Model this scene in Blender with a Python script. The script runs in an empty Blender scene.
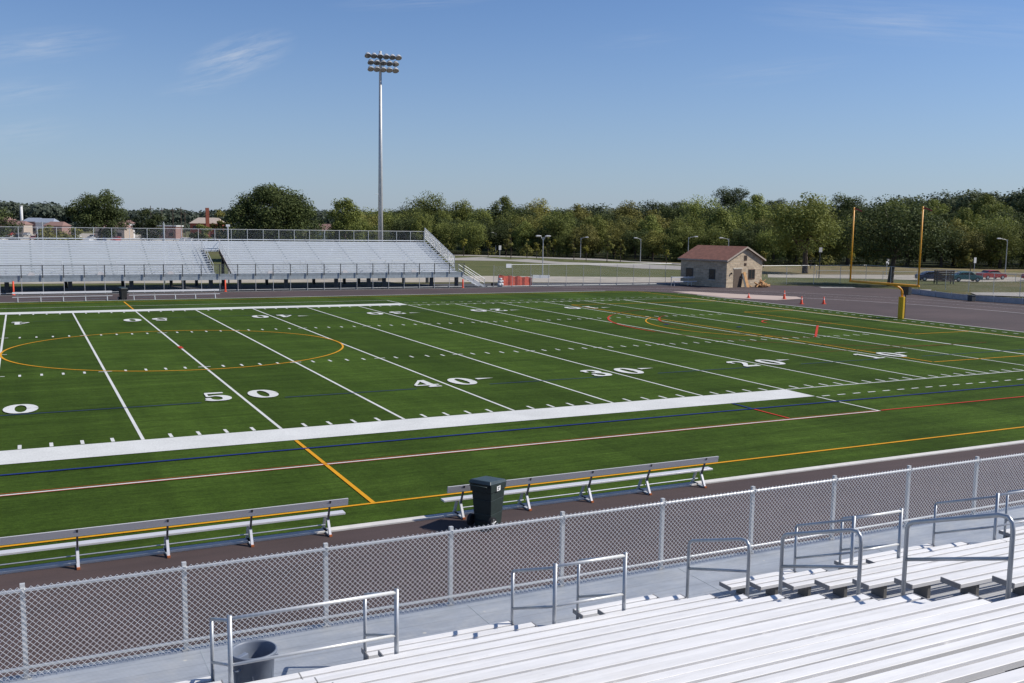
import bpy, math, random
from mathutils import Vector, Matrix
random.seed(7)
C = bpy.context.scene.collection
PI = math.pi
V = Vector

# ------------------------------------------------------------------ helpers
def tag(o, label=None, cat=None, group=None, kind=None):
    if label: o['label'] = label
    if cat: o['category'] = cat
    if group: o['group'] = group
    if kind: o['kind'] = kind
    return o

def thing(name, loc, label, cat, group=None):
    o = bpy.data.objects.new(name, None); C.objects.link(o)
    o.location = loc; o.empty_display_size = .2
    return tag(o, label, cat, group)

def copy_tree(root, loc=None, label=None, group=None, scale=None, rotz=None):
    r = root.copy(); C.objects.link(r)
    if loc is not None: r.location = loc
    if label: r['label'] = label
    if group: r['group'] = group
    if scale is not None: r.scale = scale
    if rotz is not None: r.rotation_euler = (0, 0, rotz)
    for ch in list(root.children):
        c = ch.copy(); C.objects.link(c); c.parent = r
        for g in list(ch.children):
            d = g.copy(); C.objects.link(d); d.parent = c
    return r

def absloc(o):
    p = V((0, 0, 0))
    while o is not None:
        p = p + o.location; o = o.parent
    return p

class MB:
    def __init__(s): s.v = []; s.f = []
    def quad(s, a, b, c, d):
        n = len(s.v); s.v += [tuple(a), tuple(b), tuple(c), tuple(d)]; s.f.append((n, n+1, n+2, n+3)); return s
    def poly(s, pts):
        n = len(s.v); s.v += [tuple(p) for p in pts]; s.f.append(tuple(range(n, n+len(pts)))); return s
    def box(s, a, b):
        x0, y0, z0 = a; x1, y1, z1 = b
        n = len(s.v)
        s.v += [(x0,y0,z0),(x1,y0,z0),(x1,y1,z0),(x0,y1,z0),(x0,y0,z1),(x1,y0,z1),(x1,y1,z1),(x0,y1,z1)]
        for f in ((3,2,1,0),(4,5,6,7),(0,1,5,4),(1,2,6,5),(2,3,7,6),(3,0,4,7)): s.f.append(tuple(n+i for i in f))
        return s
    def hexa(s, bot, top):
        n = len(s.v); k = len(bot)
        s.v += [tuple(p) for p in bot] + [tuple(p) for p in top]
        s.f.append(tuple(n+i for i in reversed(range(k)))); s.f.append(tuple(n+k+i for i in range(k)))
        for i in range(k):
            j = (i+1) % k; s.f.append((n+i, n+j, n+k+j, n+k+i))
        return s
    def tube(s, p0, p1, r0, r1=None, n=8, cap=True):
        if r1 is None: r1 = r0
        return s.path([p0, p1], [r0, r1], n, cap)
    def path(s, pts, r, n=8, cap=True):
        pts = [V(p) for p in pts]
        if not isinstance(r, (list, tuple)): r = [r]*len(pts)
        base = len(s.v); up = None
        for i, p in enumerate(pts):
            d = (pts[min(i+1, len(pts)-1)] - pts[max(i-1, 0)]).normalized()
            if up is None:
                up = V((0,0,1)) if abs(d.z) < .9 else V((1,0,0))
            a = d.cross(up)
            if a.length < 1e-4: a = d.cross(V((0,1,0)))
            a.normalize(); b = a.cross(d).normalized(); up = b
            for k in range(n):
                t = 2*PI*k/n
                s.v.append(tuple(p + r[i]*(math.cos(t)*a + math.sin(t)*b)))
        for i in range(len(pts)-1):
            for k in range(n):
                q = (k+1) % n
                s.f.append((base+i*n+k, base+i*n+q, base+(i+1)*n+q, base+(i+1)*n+k))
        if cap:
            s.f.append(tuple(base+k for k in reversed(range(n))))
            s.f.append(tuple(base+(len(pts)-1)*n+k for k in range(n)))
        return s
    def lathe(s, c, prof, n=24, axis=None):
        M = Matrix.Identity(3)
        if axis is not None: M = V((0,0,1)).rotation_difference(V(axis)).to_matrix()
        base = len(s.v)
        for r, z in prof:
            for k in range(n):
                t = 2*PI*k/n
                s.v.append(tuple(V(c) + M @ V((r*math.cos(t), r*math.sin(t), z))))
        for i in range(len(prof)-1):
            for k in range(n):
                q = (k+1) % n
                s.f.append((base+i*n+k, base+i*n+q, base+(i+1)*n+q, base+(i+1)*n+k))
        return s
    def build(s, name, mat, parent=None, smooth=False, bevel=0, kind=None):
        me = bpy.data.meshes.new(name)
        off = absloc(parent) if parent is not None else V((0,0,0))
        me.from_pydata([tuple(V(v)-off) for v in s.v], [], s.f)
        me.validate(); me.update()
        if smooth:
            me.polygons.foreach_set('use_smooth', [True]*len(me.polygons))
        me.materials.append(mat)
        o = bpy.data.objects.new(name, me); C.objects.link(o)
        if parent is not None: o.parent = parent
        if bevel:
            m = o.modifiers.new('bev', 'BEVEL'); m.width = bevel; m.segments = 2; m.limit_method = 'ANGLE'
        if kind: o['kind'] = kind
        return o

def rot2(x, y, a): return (x*math.cos(a)-y*math.sin(a), x*math.sin(a)+y*math.cos(a))

# ------------------------------------------------------------------ materials
def newmat(name):
    m = bpy.data.materials.new(name); m.use_nodes = True
    nt = m.node_tree; b = nt.nodes['Principled BSDF']
    return m, nt, b
def N(nt, t, **kw):
    n = nt.nodes.new(t)
    for k, v in kw.items(): setattr(n, k, v)
    return n
def mixrgb(nt, fac, a, b, blend='MIX'):
    m = N(nt, 'ShaderNodeMix', data_type='RGBA', blend_type=blend)
    for sock, val in ((m.inputs[0], fac), (m.inputs[6], a), (m.inputs[7], b)):
        if hasattr(val, 'is_output'): nt.links.new(val, sock)
        elif isinstance(val, (int, float)): sock.default_value = val
        else: sock.default_value = (*val[:3], 1)
    return m.outputs[2]
def noise(nt, vec, scale, detail=4, rough=.6, stretch=None):
    if stretch:
        mp = N(nt, 'ShaderNodeMapping'); mp.inputs['Scale'].default_value = stretch
        nt.links.new(vec, mp.inputs[0]); vec = mp.outputs[0]
    n = N(nt, 'ShaderNodeTexNoise'); n.inputs['Scale'].default_value = scale
    n.inputs['Detail'].default_value = detail; n.inputs['Roughness'].default_value = rough
    nt.links.new(vec, n.inputs['Vector']); return n.outputs['Fac']
def ramp(nt, fac, stops):
    r = N(nt, 'ShaderNodeValToRGB'); nt.links.new(fac, r.inputs[0])
    e = r.color_ramp.elements
    while len(e) < len(stops): e.new(.5)
    for el, (p, c) in zip(e, stops):
        el.position = p; el.color = (c, c, c, 1) if isinstance(c, (int, float)) else (*c, 1)
    return r.outputs[0]
def geo(nt): return N(nt, 'ShaderNodeNewGeometry').outputs['Position']
def objc(nt): return N(nt, 'ShaderNodeTexCoord').outputs['Object']
def bump(nt, b, h, strength=.3, dist=.01):
    n = N(nt, 'ShaderNodeBump'); n.inputs['Strength'].default_value = strength; n.inputs['Distance'].default_value = dist
    nt.links.new(h, n.inputs['Height']); nt.links.new(n.outputs[0], b.inputs['Normal'])

def plain(name, col, rough=.6, metal=0, var=.18, scale=3, bumps=0):
    m, nt, b = newmat(name)
    p = geo(nt)
    f = noise(nt, p, scale, 5, .65)
    dark = tuple(c*(1-var) for c in col); lite = tuple(min(1, c*(1+var)) for c in col)
    nt.links.new(mixrgb(nt, ramp(nt, f, [(.3, 0.), (.7, 1.)]), dark, lite), b.inputs['Base Color'])
    b.inputs['Roughness'].default_value = rough; b.inputs['Metallic'].default_value = metal
    if bumps: bump(nt, b, noise(nt, p, scale*12, 3), bumps, .01)
    return m

def asphalt_mat(name, col, big=.25, grain=180):
    m, nt, b = newmat(name); p = geo(nt)
    a = mixrgb(nt, ramp(nt, noise(nt, p, .13, 5, .6), [(.3, 0.), (.7, 1.)]), tuple(c*(1-big) for c in col), tuple(c*(1+big) for c in col))
    g = ramp(nt, noise(nt, p, grain, 2), [(.25, .6), (.75, 1.4)])
    a = mixrgb(nt, 1, a, g, 'MULTIPLY')
    st = ramp(nt, noise(nt, p, 1.3, 6, .7, (.15, 1.6, 1)), [(.35, .86), (.65, 1.1)])
    a = mixrgb(nt, 1, a, st, 'MULTIPLY')
    nt.links.new(a, b.inputs['Base Color']); b.inputs['Roughness'].default_value = .9
    bump(nt, b, noise(nt, p, grain, 2), .4, .004)
    return m

def turf_mat():
    m, nt, b = newmat('artificial_turf'); p = geo(nt)
    base = mixrgb(nt, ramp(nt, noise(nt, p, .22, 6, .62), [(.3, 0.), (.72, 1.)]), (.032, .058, .0075), (.053, .090, .0130))
    # faint roll seams / brushing streaks along the field
    sx = ramp(nt, noise(nt, p, .9, 5, .7, (.06, 1.5, 1)), [(.3, .74), (.7, 1.24)])
    base = mixrgb(nt, 1, base, sx, 'MULTIPLY')
    sy = ramp(nt, noise(nt, p, .7, 4, .6, (1.2, .05, 1)), [(.3, .86), (.7, 1.12)])
    base = mixrgb(nt, 1, base, sy, 'MULTIPLY')
    sxx = N(nt, 'ShaderNodeSeparateXYZ'); nt.links.new(p, sxx.inputs[0])
    dv = N(nt, 'ShaderNodeMath', operation='DIVIDE'); dv.inputs[1].default_value = 9.144; nt.links.new(sxx.outputs[0], dv.inputs[0])
    fr = N(nt, 'ShaderNodeMath', operation='FRACT'); nt.links.new(dv.outputs[0], fr.inputs[0])
    pn = ramp(nt, fr.outputs[0], [(.49, .92), (.51, 1.08)])
    base = mixrgb(nt, 1, base, pn, 'MULTIPLY')
    pp = N(nt, 'ShaderNodeMath', operation='PINGPONG'); pp.inputs[1].default_value = 2.286; nt.links.new(sxx.outputs[1], pp.inputs[0])
    base = mixrgb(nt, 1, base, ramp(nt, pp.outputs[0], [(.01, .86), (.03, 1.)]), 'MULTIPLY')
    base = mixrgb(nt, 1, base, ramp(nt, noise(nt, p, 7, 5, .75, (.12, 1.6, 1)), [(.3, .72), (.7, 1.25)]), 'MULTIPLY')
    gr = ramp(nt, noise(nt, p, 28, 3, .8), [(.3, .62), (.72, 1.42)])
    base = mixrgb(nt, 1, base, gr, 'MULTIPLY')
    gr2 = ramp(nt, noise(nt, p, 5, 4, .8), [(.3, .8), (.7, 1.2)])
    base = mixrgb(nt, 1, base, gr2, 'MULTIPLY')
    nt.links.new(base, b.inputs['Base Color']); b.inputs['Roughness'].default_value = .95
    b.inputs['Specular IOR Level'].default_value = .06
    bump(nt, b, noise(nt, p, 60, 3), .5, .01)
    return m

def paint_mat(name, col, wear=.25):
    m, nt, b = newmat(name); p = geo(nt)
    f = ramp(nt, noise(nt, p, 22, 4, .8), [(.25, 1-wear), (.7, 1.)])
    f2 = ramp(nt, noise(nt, p, .5, 3, .6), [(.3, .9), (.7, 1.05)])
    c = mixrgb(nt, 1, mixrgb(nt, 1, col, f, 'MULTIPLY'), f2, 'MULTIPLY')
    nt.links.new(c, b.inputs['Base Color']); b.inputs['Roughness'].default_value = .85
    b.inputs['Specular IOR Level'].default_value = .2
    return m

def alu_mat(name, col, rough=.42, metal=.35, rib=0, var=.08, stain=.1, splice=0):
    m, nt, b = newmat(name); p = geo(nt)
    a = mixrgb(nt, ramp(nt, noise(nt, p, 2.2, 5, .7, (.25, 3, 3)), [(.3, 0.), (.7, 1.)]), tuple(c*(1-var) for c in col), tuple(min(1, c*(1+var)) for c in col))
    st = ramp(nt, noise(nt, p, 9, 6, .75), [(.18, 1-stain*3), (.36, 1.)])
    a = mixrgb(nt, 1, a, st, 'MULTIPLY')
    if splice:
        sx = N(nt, 'ShaderNodeSeparateXYZ'); nt.links.new(p, sx.inputs[0])
        md = N(nt, 'ShaderNodeMath', operation='PINGPONG'); md.inputs[1].default_value = splice/2; nt.links.new(sx.outputs[0], md.inputs[0])
        a = mixrgb(nt, 1, a, ramp(nt, md.outputs[0], [(.004, .25), (.010, 1.)]), 'MULTIPLY')
        # long rubbed streaks and dusty patches
        a = mixrgb(nt, 1, a, ramp(nt, noise(nt, p, 1.1, 6, .7, (.5, 6, 1)), [(.38, .90), (.6, 1.03)]), 'MULTIPLY')
        a = mixrgb(nt, ramp(nt, noise(nt, p, .7, 5, .7), [(.55, 0.), (.8, .35)]), a, (.60, .55, .47))
    if rib:
        w = N(nt, 'ShaderNodeTexWave', wave_type='BANDS', bands_direction='Y', wave_profile='SIN')
        w.inputs['Scale'].default_value = rib; w.inputs['Distortion'].default_value = 0
        nt.links.new(p, w.inputs[0])
        rr = ramp(nt, w.outputs[1], [(.0, .55), (.25, 1.)])
        a = mixrgb(nt, 1, a, rr, 'MULTIPLY')
        bump(nt, b, w.outputs[1], .35, .004)
    nt.links.new(a, b.inputs['Base Color'])
    nt.links.new(ramp(nt, noise(nt, p, 6, 4), [(.3, rough-.08), (.7, rough+.12)]), b.inputs['Roughness'])
    b.inputs['Metallic'].default_value = metal
    return m

def deck_mat():
    m, nt, b = newmat('ribbed_deck'); p = geo(nt)
    a = mixrgb(nt, ramp(nt, noise(nt, p, .8, 6, .7), [(.3, 0.), (.7, 1.)]), (.33, .36, .405), (.43, .45, .475))
    # rain marks and dirt
    v = N(nt, 'ShaderNodeTexVoronoi'); v.inputs['Scale'].default_value = 2.6; nt.links.new(p, v.inputs['Vector'])
    spots = ramp(nt, v.outputs['Distance'], [(.05, 1.), (.085, 0.)])
    a = mixrgb(nt, spots, a, (.62, .60, .54))
    dr = ramp(nt, noise(nt, p, 1.6, 8, .75), [(.5, 0.), (.75, .55)])
    a = mixrgb(nt, dr, a, (.50, .49, .46))
    w2 = N(nt, 'ShaderNodeTexWave', wave_type='BANDS', bands_direction='Y'); w2.inputs['Scale'].default_value = 1.0; nt.links.new(p, w2.inputs[0])
    a = mixrgb(nt, 1, a, ramp(nt, w2.outputs[1], [(0., .86), (.03, 1.)]), 'MULTIPLY')
    a = mixrgb(nt, 1, a, ramp(nt, noise(nt, p, 2.4, 7, .8, (.35, 1.6, 1)), [(.32, .80), (.62, 1.06)]), 'MULTIPLY')
    w = N(nt, 'ShaderNodeTexWave', wave_type='BANDS', bands_direction='Y'); w.inputs['Scale'].default_value = 9
    nt.links.new(p, w.inputs[0])
    a = mixrgb(nt, 1, a, ramp(nt, w.outputs[1], [(0., .82), (.5, 1.05)]), 'MULTIPLY')
    nt.links.new(a, b.inputs['Base Color']); b.inputs['Roughness'].default_value = .5; b.inputs['Metallic'].default_value = .25
    bump(nt, b, w.outputs[1], .3, .003)
    return m

def grass_mat(name, c1, c2, c3=None, sc=.08):
    m, nt, b = newmat(name); p = geo(nt)
    a = mixrgb(nt, ramp(nt, noise(nt, p, sc, 7, .7), [(.35, 0.), (.65, 1.)]), c1, c2)
    if c3: a = mixrgb(nt, ramp(nt, noise(nt, p, sc*.6, 5, .7, (1, 2.5, 1)), [(.5, 0.), (.62, .8)]), a, c3)
    a = mixrgb(nt, 1, a, ramp(nt, noise(nt, p, 2.5, 5, .8), [(.25, .6), (.75, 1.35)]), 'MULTIPLY')
    nt.links.new(a, b.inputs['Base Color']); b.inputs['Roughness'].default_value = .95
    b.inputs['Specular IOR Level'].default_value = .15
    bump(nt, b, noise(nt, p, 3, 4), .6, .2)
    return m

def leaf_mat(name, c1, c2, hue=.0, haze=0):
    m, nt, b = newmat(name)
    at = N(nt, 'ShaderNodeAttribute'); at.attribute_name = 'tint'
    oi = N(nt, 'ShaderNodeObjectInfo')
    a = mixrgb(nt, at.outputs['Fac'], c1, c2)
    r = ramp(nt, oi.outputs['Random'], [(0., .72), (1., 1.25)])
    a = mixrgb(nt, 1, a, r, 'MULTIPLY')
    if hue:
        mt = N(nt, 'ShaderNodeMath', operation='FRACT'); mm = N(nt, 'ShaderNodeMath', operation='MULTIPLY')
        mm.inputs[1].default_value = 7.31; nt.links.new(oi.outputs['Random'], mm.inputs[0]); nt.links.new(mm.outputs[0], mt.inputs[0])
        a = mixrgb(nt, ramp(nt, mt.outputs[0], [(.45, 0.), (1., hue)]), a, (.15, .155, .030))
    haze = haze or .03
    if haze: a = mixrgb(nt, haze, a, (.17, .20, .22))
    nt.links.new(a, b.inputs['Base Color']); b.inputs['Roughness'].default_value = .7
    b.inputs['Specular IOR Level'].default_value = .15
    tr = N(nt, 'ShaderNodeBsdfTranslucent'); nt.links.new(a, tr.inputs[0])
    mx = N(nt, 'ShaderNodeMixShader'); mx.inputs[0].default_value = .25
    nt.links.new(b.outputs[0], mx.inputs[1]); nt.links.new(tr.outputs[0], mx.inputs[2])
    nt.links.new(mx.outputs[0], nt.nodes['Material Output'].inputs[0])
    return m

def stone_mat():
    m, nt, b = newmat('tan_stone_block'); tc = objc(nt)
    # use x+y so that both wall directions get blocks
    sep = N(nt, 'ShaderNodeSeparateXYZ'); nt.links.new(tc, sep.inputs[0])
    ad = N(nt, 'ShaderNodeMath', operation='ADD'); nt.links.new(sep.outputs[0], ad.inputs[0]); nt.links.new(sep.outputs[1], ad.inputs[1])
    cb = N(nt, 'ShaderNodeCombineXYZ'); nt.links.new(ad.outputs[0], cb.inputs[0]); nt.links.new(sep.outputs[2], cb.inputs[1])
    br = N(nt, 'ShaderNodeTexBrick'); nt.links.new(cb.outputs[0], br.inputs[0])
    br.inputs['Scale'].default_value = 1; br.inputs['Brick Width'].default_value = .62; br.inputs['Row Height'].default_value = .22
    br.inputs['Mortar Size'].default_value = .018; br.inputs['Bias'].default_value = 0
    br.inputs['Color1'].default_value = (.56, .44, .30, 1); br.inputs['Color2'].default_value = (.38, .29, .195, 1); br.inputs['Mortar'].default_value = (.44, .38, .30, 1)
    a = mixrgb(nt, 1, br.outputs[0], ramp(nt, noise(nt, tc, 3, 5, .7), [(.3, .8), (.7, 1.25)]), 'MULTIPLY')
    nt.links.new(a, b.inputs['Base Color']); b.inputs['Roughness'].default_value = .9
    bump(nt, b, br.outputs[1], .5, .02)
    return m

M = {}
M['turf'] = turf_mat()
M['white_paint'] = paint_mat('white_turf_paint', (.72, .72, .69), .38)
M['yellow_paint'] = paint_mat('yellow_turf_paint', (.72, .33, .012))
M['red_paint'] = paint_mat('red_turf_paint', (.50, .045, .02))
M['dull_red_paint'] = paint_mat('dull_red_turf_paint', (.20, .045, .015))
M['blue_paint'] = paint_mat('blue_turf_paint', (.012, .03, .16))
M['track'] = asphalt_mat('track_asphalt', (.062, .040, .037))
M['track_line'] = paint_mat('track_line', (.66, .64, .62))
M['asphalt_dark'] = asphalt_mat('dark_asphalt', (.05, .05, .052))
M['kerb'] = plain('pale_kerb', (.60, .57, .53), .8, var=.12, scale=2)
M['concrete'] = plain('pale_concrete', (.31, .285, .25), .85, var=.12, scale=.6, bumps=.1)
M['pink_concrete'] = plain('pinkish_concrete', (.44, .34, .285), .85, var=.12, scale=.5)
M['gravel'] = plain('pale_gravel', (.36, .32, .26), .95, var=.25, scale=.4, bumps=.3)
M['grass'] = grass_mat('rough_grass', (.075, .080, .03), (.115, .108, .045), (.15, .125, .065))
M['mown'] = grass_mat('mown_grass', (.080, .092, .032), (.125, .125, .052), None, .15)
M['meadow'] = grass_mat('dry_meadow', (.17, .13, .06), (.24, .19, .10), (.10, .11, .035), .12)
M['seat'] = alu_mat('white_aluminium_seat', (.76, .745, .73), .62, .05, var=.07, stain=.10, splice=5.49)
M['foot'] = alu_mat('footboard_aluminium', (.40, .40, .41), .6, .05, rib=9, var=.08, stain=.12)
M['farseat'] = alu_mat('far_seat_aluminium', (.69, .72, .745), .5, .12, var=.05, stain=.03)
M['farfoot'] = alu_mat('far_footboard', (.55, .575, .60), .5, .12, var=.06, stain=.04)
M['cap'] = plain('dark_end_cap', (.26, .25, .25), .5, .2)
M['bracket'] = plain('bracket_steel', (.16, .155, .15), .6, .3)
M['galv'] = plain('galvanised_steel', (.56, .565, .56), .5, .2, var=.12, scale=8)
M['rail'] = plain('rail_aluminium', (.46, .48, .50), .4, .5, var=.1, scale=5)
M['wire'] = plain('chain_link_wire', (.90, .90, .89), .5, .1, var=.06)
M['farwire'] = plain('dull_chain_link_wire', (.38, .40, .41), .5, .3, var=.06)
M['bright_rail'] = plain('bright_top_rail', (.72, .72, .70), .4, .3, var=.05)
M['deck'] = deck_mat()
M['fascia'] = plain('deck_fascia', (.36, .40, .42), .55, .15)
M['steel_dark'] = plain('dark_steel', (.055, .06, .065), .6, .3)
M['bench'] = alu_mat('bench_aluminium', (.66, .65, .66), .4, .2, var=.05, stain=.05)
M['benchback'] = alu_mat('bench_back_aluminium', (.60, .585, .59), .5, .1, var=.06, stain=.06)
M['orange_foot'] = plain('orange_foot', (.45, .13, .04), .7)
M['bin_green'] = plain('dark_green_plastic', (.022, .035, .032), .5, var=.2, scale=6)
M['bin_lid'] = plain('lid_plastic', (.035, .052, .057), .45, var=.2, scale=6)
M['bin_grey'] = plain('grey_blue_plastic', (.16, .185, .235), .5, var=.12, scale=6)
M['bin_liner'] = plain('liner', (.16, .19, .25), .35, var=.1, scale=10)
M['black'] = plain('black_rubber', (.012, .012, .013), .7)
M['white'] = plain('white_label', (.78, .78, .76), .6, var=.04)
M['goal'] = plain('goal_yellow', (.85, .36, .02), .45, var=.08)
M['pad'] = plain('pad_yellow', (.66, .40, .012), .6, var=.08)
M['ribbon'] = plain('red_ribbon', (.42, .05, .035), .7)
M['cone'] = plain('cone_orange', (.75, .07, .018), .6, var=.05)
M['barrier'] = plain('orange_red_plastic', (.75, .13, .07), .6, var=.25, scale=1.5)
M['pole'] = plain('pole_galvanised', (.50, .50, .49), .45, .3, var=.1, scale=1)
M['lampgrey'] = plain('lamp_housing', (.50, .50, .51), .5, .15, var=.1)
M['lampglass'] = plain('lamp_reflector', (.24, .22, .21), .3, .3, var=.3, scale=4)
M['stone'] = stone_mat()
M['roof'] = plain('red_brown_shingle', (.20, .085, .058), .9, var=.28, scale=2.2, bumps=.4)
M['fasciaw'] = plain('cream_trim', (.55, .50, .42), .7)
M['dark_glass'] = plain('dark_window_glass', (.02, .022, .025), .15)
M['door_brown'] = plain('weathered_brown_door', (.12, .085, .06), .7)
M['wood'] = plain('raw_timber', (.50, .27, .11), .8, var=.25)
M['rubble'] = plain('rubble_brown', (.30, .17, .09), .9, var=.4)
M['bark'] = plain('tree_bark', (.075, .055, .04), .95, var=.3, scale=3)
M['brown'] = plain('brown_slats', (.13, .075, .05), .8)
M['brick'] = plain('red_brick', (.26, .075, .045), .9)
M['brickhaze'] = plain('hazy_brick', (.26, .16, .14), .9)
M['bldg_white'] = plain('white_render', (.62, .61, .60), .8, var=.06)
M['bldg_tan'] = plain('tan_render', (.40, .33, .27), .85)
M['blue_roof'] = plain('blue_grey_roof', (.24, .27, .33), .8)
M['red_roof'] = plain('terracotta_roof', (.22, .13, .11), .9)
M['grey_panel'] = plain('grey_panel', (.42, .40, .40), .7)

# ------------------------------------------------------------------ camera
cam_d = bpy.data.cameras.new('camera'); cam = bpy.data.objects.new('camera', cam_d); C.objects.link(cam)
bpy.context.scene.camera = cam
Rv = V((0.89531601, -0.44518655, 0.01477118)); Uv = V((0.03922627, 0.11183399, 0.99295239)); Fv = V((0.44370097, 0.88842675, -0.11758977))
cam.matrix_world = Matrix(((Rv.x, Uv.x, -Fv.x, -7.93697), (Rv.y, Uv.y, -Fv.y, -33.8807), (Rv.z, Uv.z, -Fv.z, 7.25139), (0, 0, 0, 1)))
cam_d.sensor_width = 36; cam_d.lens = 982.122/1024*36
cam_d.clip_end = 6000; cam_d.clip_start = .1

# ------------------------------------------------------------------ light
sun_dir = V((1.0, -.42, 1.04)).normalized()          # towards the sun
sd = bpy.data.lights.new('sun', 'SUN'); sd.energy = 5.0; sd.angle = math.radians(.5); sd.color = (1, .955, .88)
so = bpy.data.objects.new('sun', sd); C.objects.link(so)
so.rotation_euler = (-sun_dir).to_track_quat('-Z', 'Y').to_euler()
so.location = (60, -40, 80)
w = bpy.data.worlds.new('World'); bpy.context.scene.world = w; w.use_nodes = True
nt = w.node_tree; bg = nt.nodes['Background']
sky = N(nt, 'ShaderNodeTexSky', sky_type='NISHITA'); sky.sun_disc = False
sky.sun_elevation = math.asin(sun_dir.z); sky.sun_rotation = math.atan2(sun_dir.x, sun_dir.y)
sky.air_density = 1.0; sky.dust_density = .5; sky.ozone_density = 2.0; sky.altitude = 200
col = sky.outputs[0]
tcw = N(nt, 'ShaderNodeTexCoord').outputs['Generated']
def dirpix(u, v): return (Fv + (u-512)/982.122*Rv - (v-341.5)/982.122*Uv).normalized()
# a pale haze low over the horizon and a few wisps of cirrus, placed by direction
sepw = N(nt, 'ShaderNodeSeparateXYZ'); nt.links.new(tcw, sepw.inputs[0])
hz = N(nt, 'ShaderNodeMapRange'); hz.inputs[1].default_value = 0; hz.inputs[2].default_value = .24; hz.inputs[3].default_value = 1; hz.inputs[4].default_value = 0
nt.links.new(sepw.outputs[2], hz.inputs[0])
HAZE_NODE = (hz, col)
col = mixrgb(nt, 1, col, (.70, .85, 1.11), 'MULTIPLY')
hp2 = N(nt, 'ShaderNodeMath', operation='POWER'); nt.links.new(hz.outputs[0], hp2.inputs[0]); hp2.inputs[1].default_value = 1.6
hp3 = N(nt, 'ShaderNodeMath', operation='MULTIPLY'); nt.links.new(hp2.outputs[0], hp3.inputs[0]); hp3.inputs[1].default_value = .6
col = mixrgb(nt, hp3.outputs[0], col, (3.7, 4.45, 5.85))
for (u, v_, ru, rv, amt, sc, sl) in [(238, 57, 60, 22, .34, 9, .35), (40, 46, 75, 17, .20, 9, .2), (905, 22, 150, 22, .17, 7, -.12), (20, 92, 60, 14, .12, 9, .2), (200, 86, 45, 10, .12, 9, .2), (20, 134, 60, 16, .10, 8, .2), (770, 72, 90, 14, .08, 7, .1), (640, 40, 60, 12, .05, 7, .1), (420, 0, 90, 10, .12, 8, .1)]:
    d = dirpix(u, v_)
    rr = d.cross(V((0, 0, 1))).normalized(); uu = rr.cross(d).normalized()
    r2 = (rr*math.cos(sl) + uu*math.sin(sl)); u2 = (uu*math.cos(sl) - rr*math.sin(sl))
    def dotn(vec, k):
        n = N(nt, 'ShaderNodeVectorMath', operation='DOT_PRODUCT'); nt.links.new(tcw, n.inputs[0]); n.inputs[1].default_value = vec*k
        return n.outputs['Value']
    a = dotn(r2, 982.1/ru); b_ = dotn(u2, 982.1/rv)
    c0 = d.dot(u2)*982.1/rv
    cb = N(nt, 'ShaderNodeCombineXYZ'); nt.links.new(a, cb.inputs[0]); nt.links.new(b_, cb.inputs[1])
    ln = N(nt, 'ShaderNodeVectorMath', operation='LENGTH'); nt.links.new(cb.outputs[0], ln.inputs[0])
    ok = N(nt, 'ShaderNodeVectorMath', operation='DOT_PRODUCT'); nt.links.new(tcw, ok.inputs[0]); ok.inputs[1].default_value = d
    front = N(nt, 'ShaderNodeMath', operation='GREATER_THAN'); nt.links.new(ok.outputs['Value'], front.inputs[0]); front.inputs[1].default_value = .5
    fall = ramp(nt, ln.outputs['Value'], [(0., 1.), (1., 0.)])
    mp = N(nt, 'ShaderNodeMapping'); mp.inputs['Scale'].default_value = (1.1, 2.6, 1); nt.links.new(cb.outputs[0], mp.inputs[0]); mp.inputs['Location'].default_value = (u*.1, v_*.1, 0)
    ns = ramp(nt, noise(nt, mp.outputs[0], 1.4, 7, .62), [(.38, 0.), (.72, 1.)])
    m1 = N(nt, 'ShaderNodeMath', operation='MULTIPLY'); nt.links.new(fall, m1.inputs[0]); nt.links.new(ns, m1.inputs[1])
    m2 = N(nt, 'ShaderNodeMath', operation='MULTIPLY'); nt.links.new(m1.outputs[0], m2.inputs[0]); nt.links.new(front.outputs[0], m2.inputs[1])
    m3 = N(nt, 'ShaderNodeMath', operation='MULTIPLY'); nt.links.new(m2.outputs[0], m3.inputs[0]); m3.inputs[1].default_value = amt*1.7
    col = mixrgb(nt, m3.outputs[0], col, (6.6, 7.0, 7.6))
nt.links.new(col, bg.inputs[0]); bg.inputs[1].default_value = .1
sc = bpy.context.scene
sc.view_settings.view_transform = 'Standard'; sc.view_settings.look = 'None'; sc.view_settings.exposure = 0
sc.cycles.max_bounces = 6; sc.cycles.transparent_max_bounces = 8

# ------------------------------------------------------------------ ground
MB().quad((-2500, -900, -.09), (3000, -900, -.09), (3000, 4500, -.09), (-2500, 4500, -.09)).build('ground', M['grass'], kind='structure')
def sheet(name, pts, z, mat):
    return MB().poly([(x, y, z) for x, y in pts]).build(name, mat, kind='structure')
sheet('mown_grass', [(-60, 84), (52, 84), (70, 76), (95, 66), (110, 62), (132, 76), (114, 92), (113, 104), (109, 130), (99, 160), (84, 190), (-60, 190)], -.075, M['mown'])
sheet('dry_meadow', [(93.6, 83.5), (105.5, 96.3), (108.9, 130), (113.9, 140), (125.7, 121.9), (155.9, 113.7), (175, 98), (195, 78), (159.6, 66), (148, 67.5), (140.2, 74.8), (124, 85.8), (100.4, 91.5)], -.062, M['meadow'])
sheet('gravel_road', [(26.7, 101.8), (51, 94.7), (79.3, 85.3), (78, 76.8), (70.5, 73.3), (44.7, 80.5), (22.8, 84.5), (-60, 96), (-60, 108)], -.052, M['gravel'])
sheet('gravel_access_road', [(93.6, 82.6), (100.4, 90.5), (123.9, 84.8), (136.5, 79.3), (140.2, 73.8), (148.4, 66.2), (190, 46), (186, 34), (135.6, 58), (127.9, 64.8), (118.1, 65.6), (108, 75.9)], -.050, M['gravel'])
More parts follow.
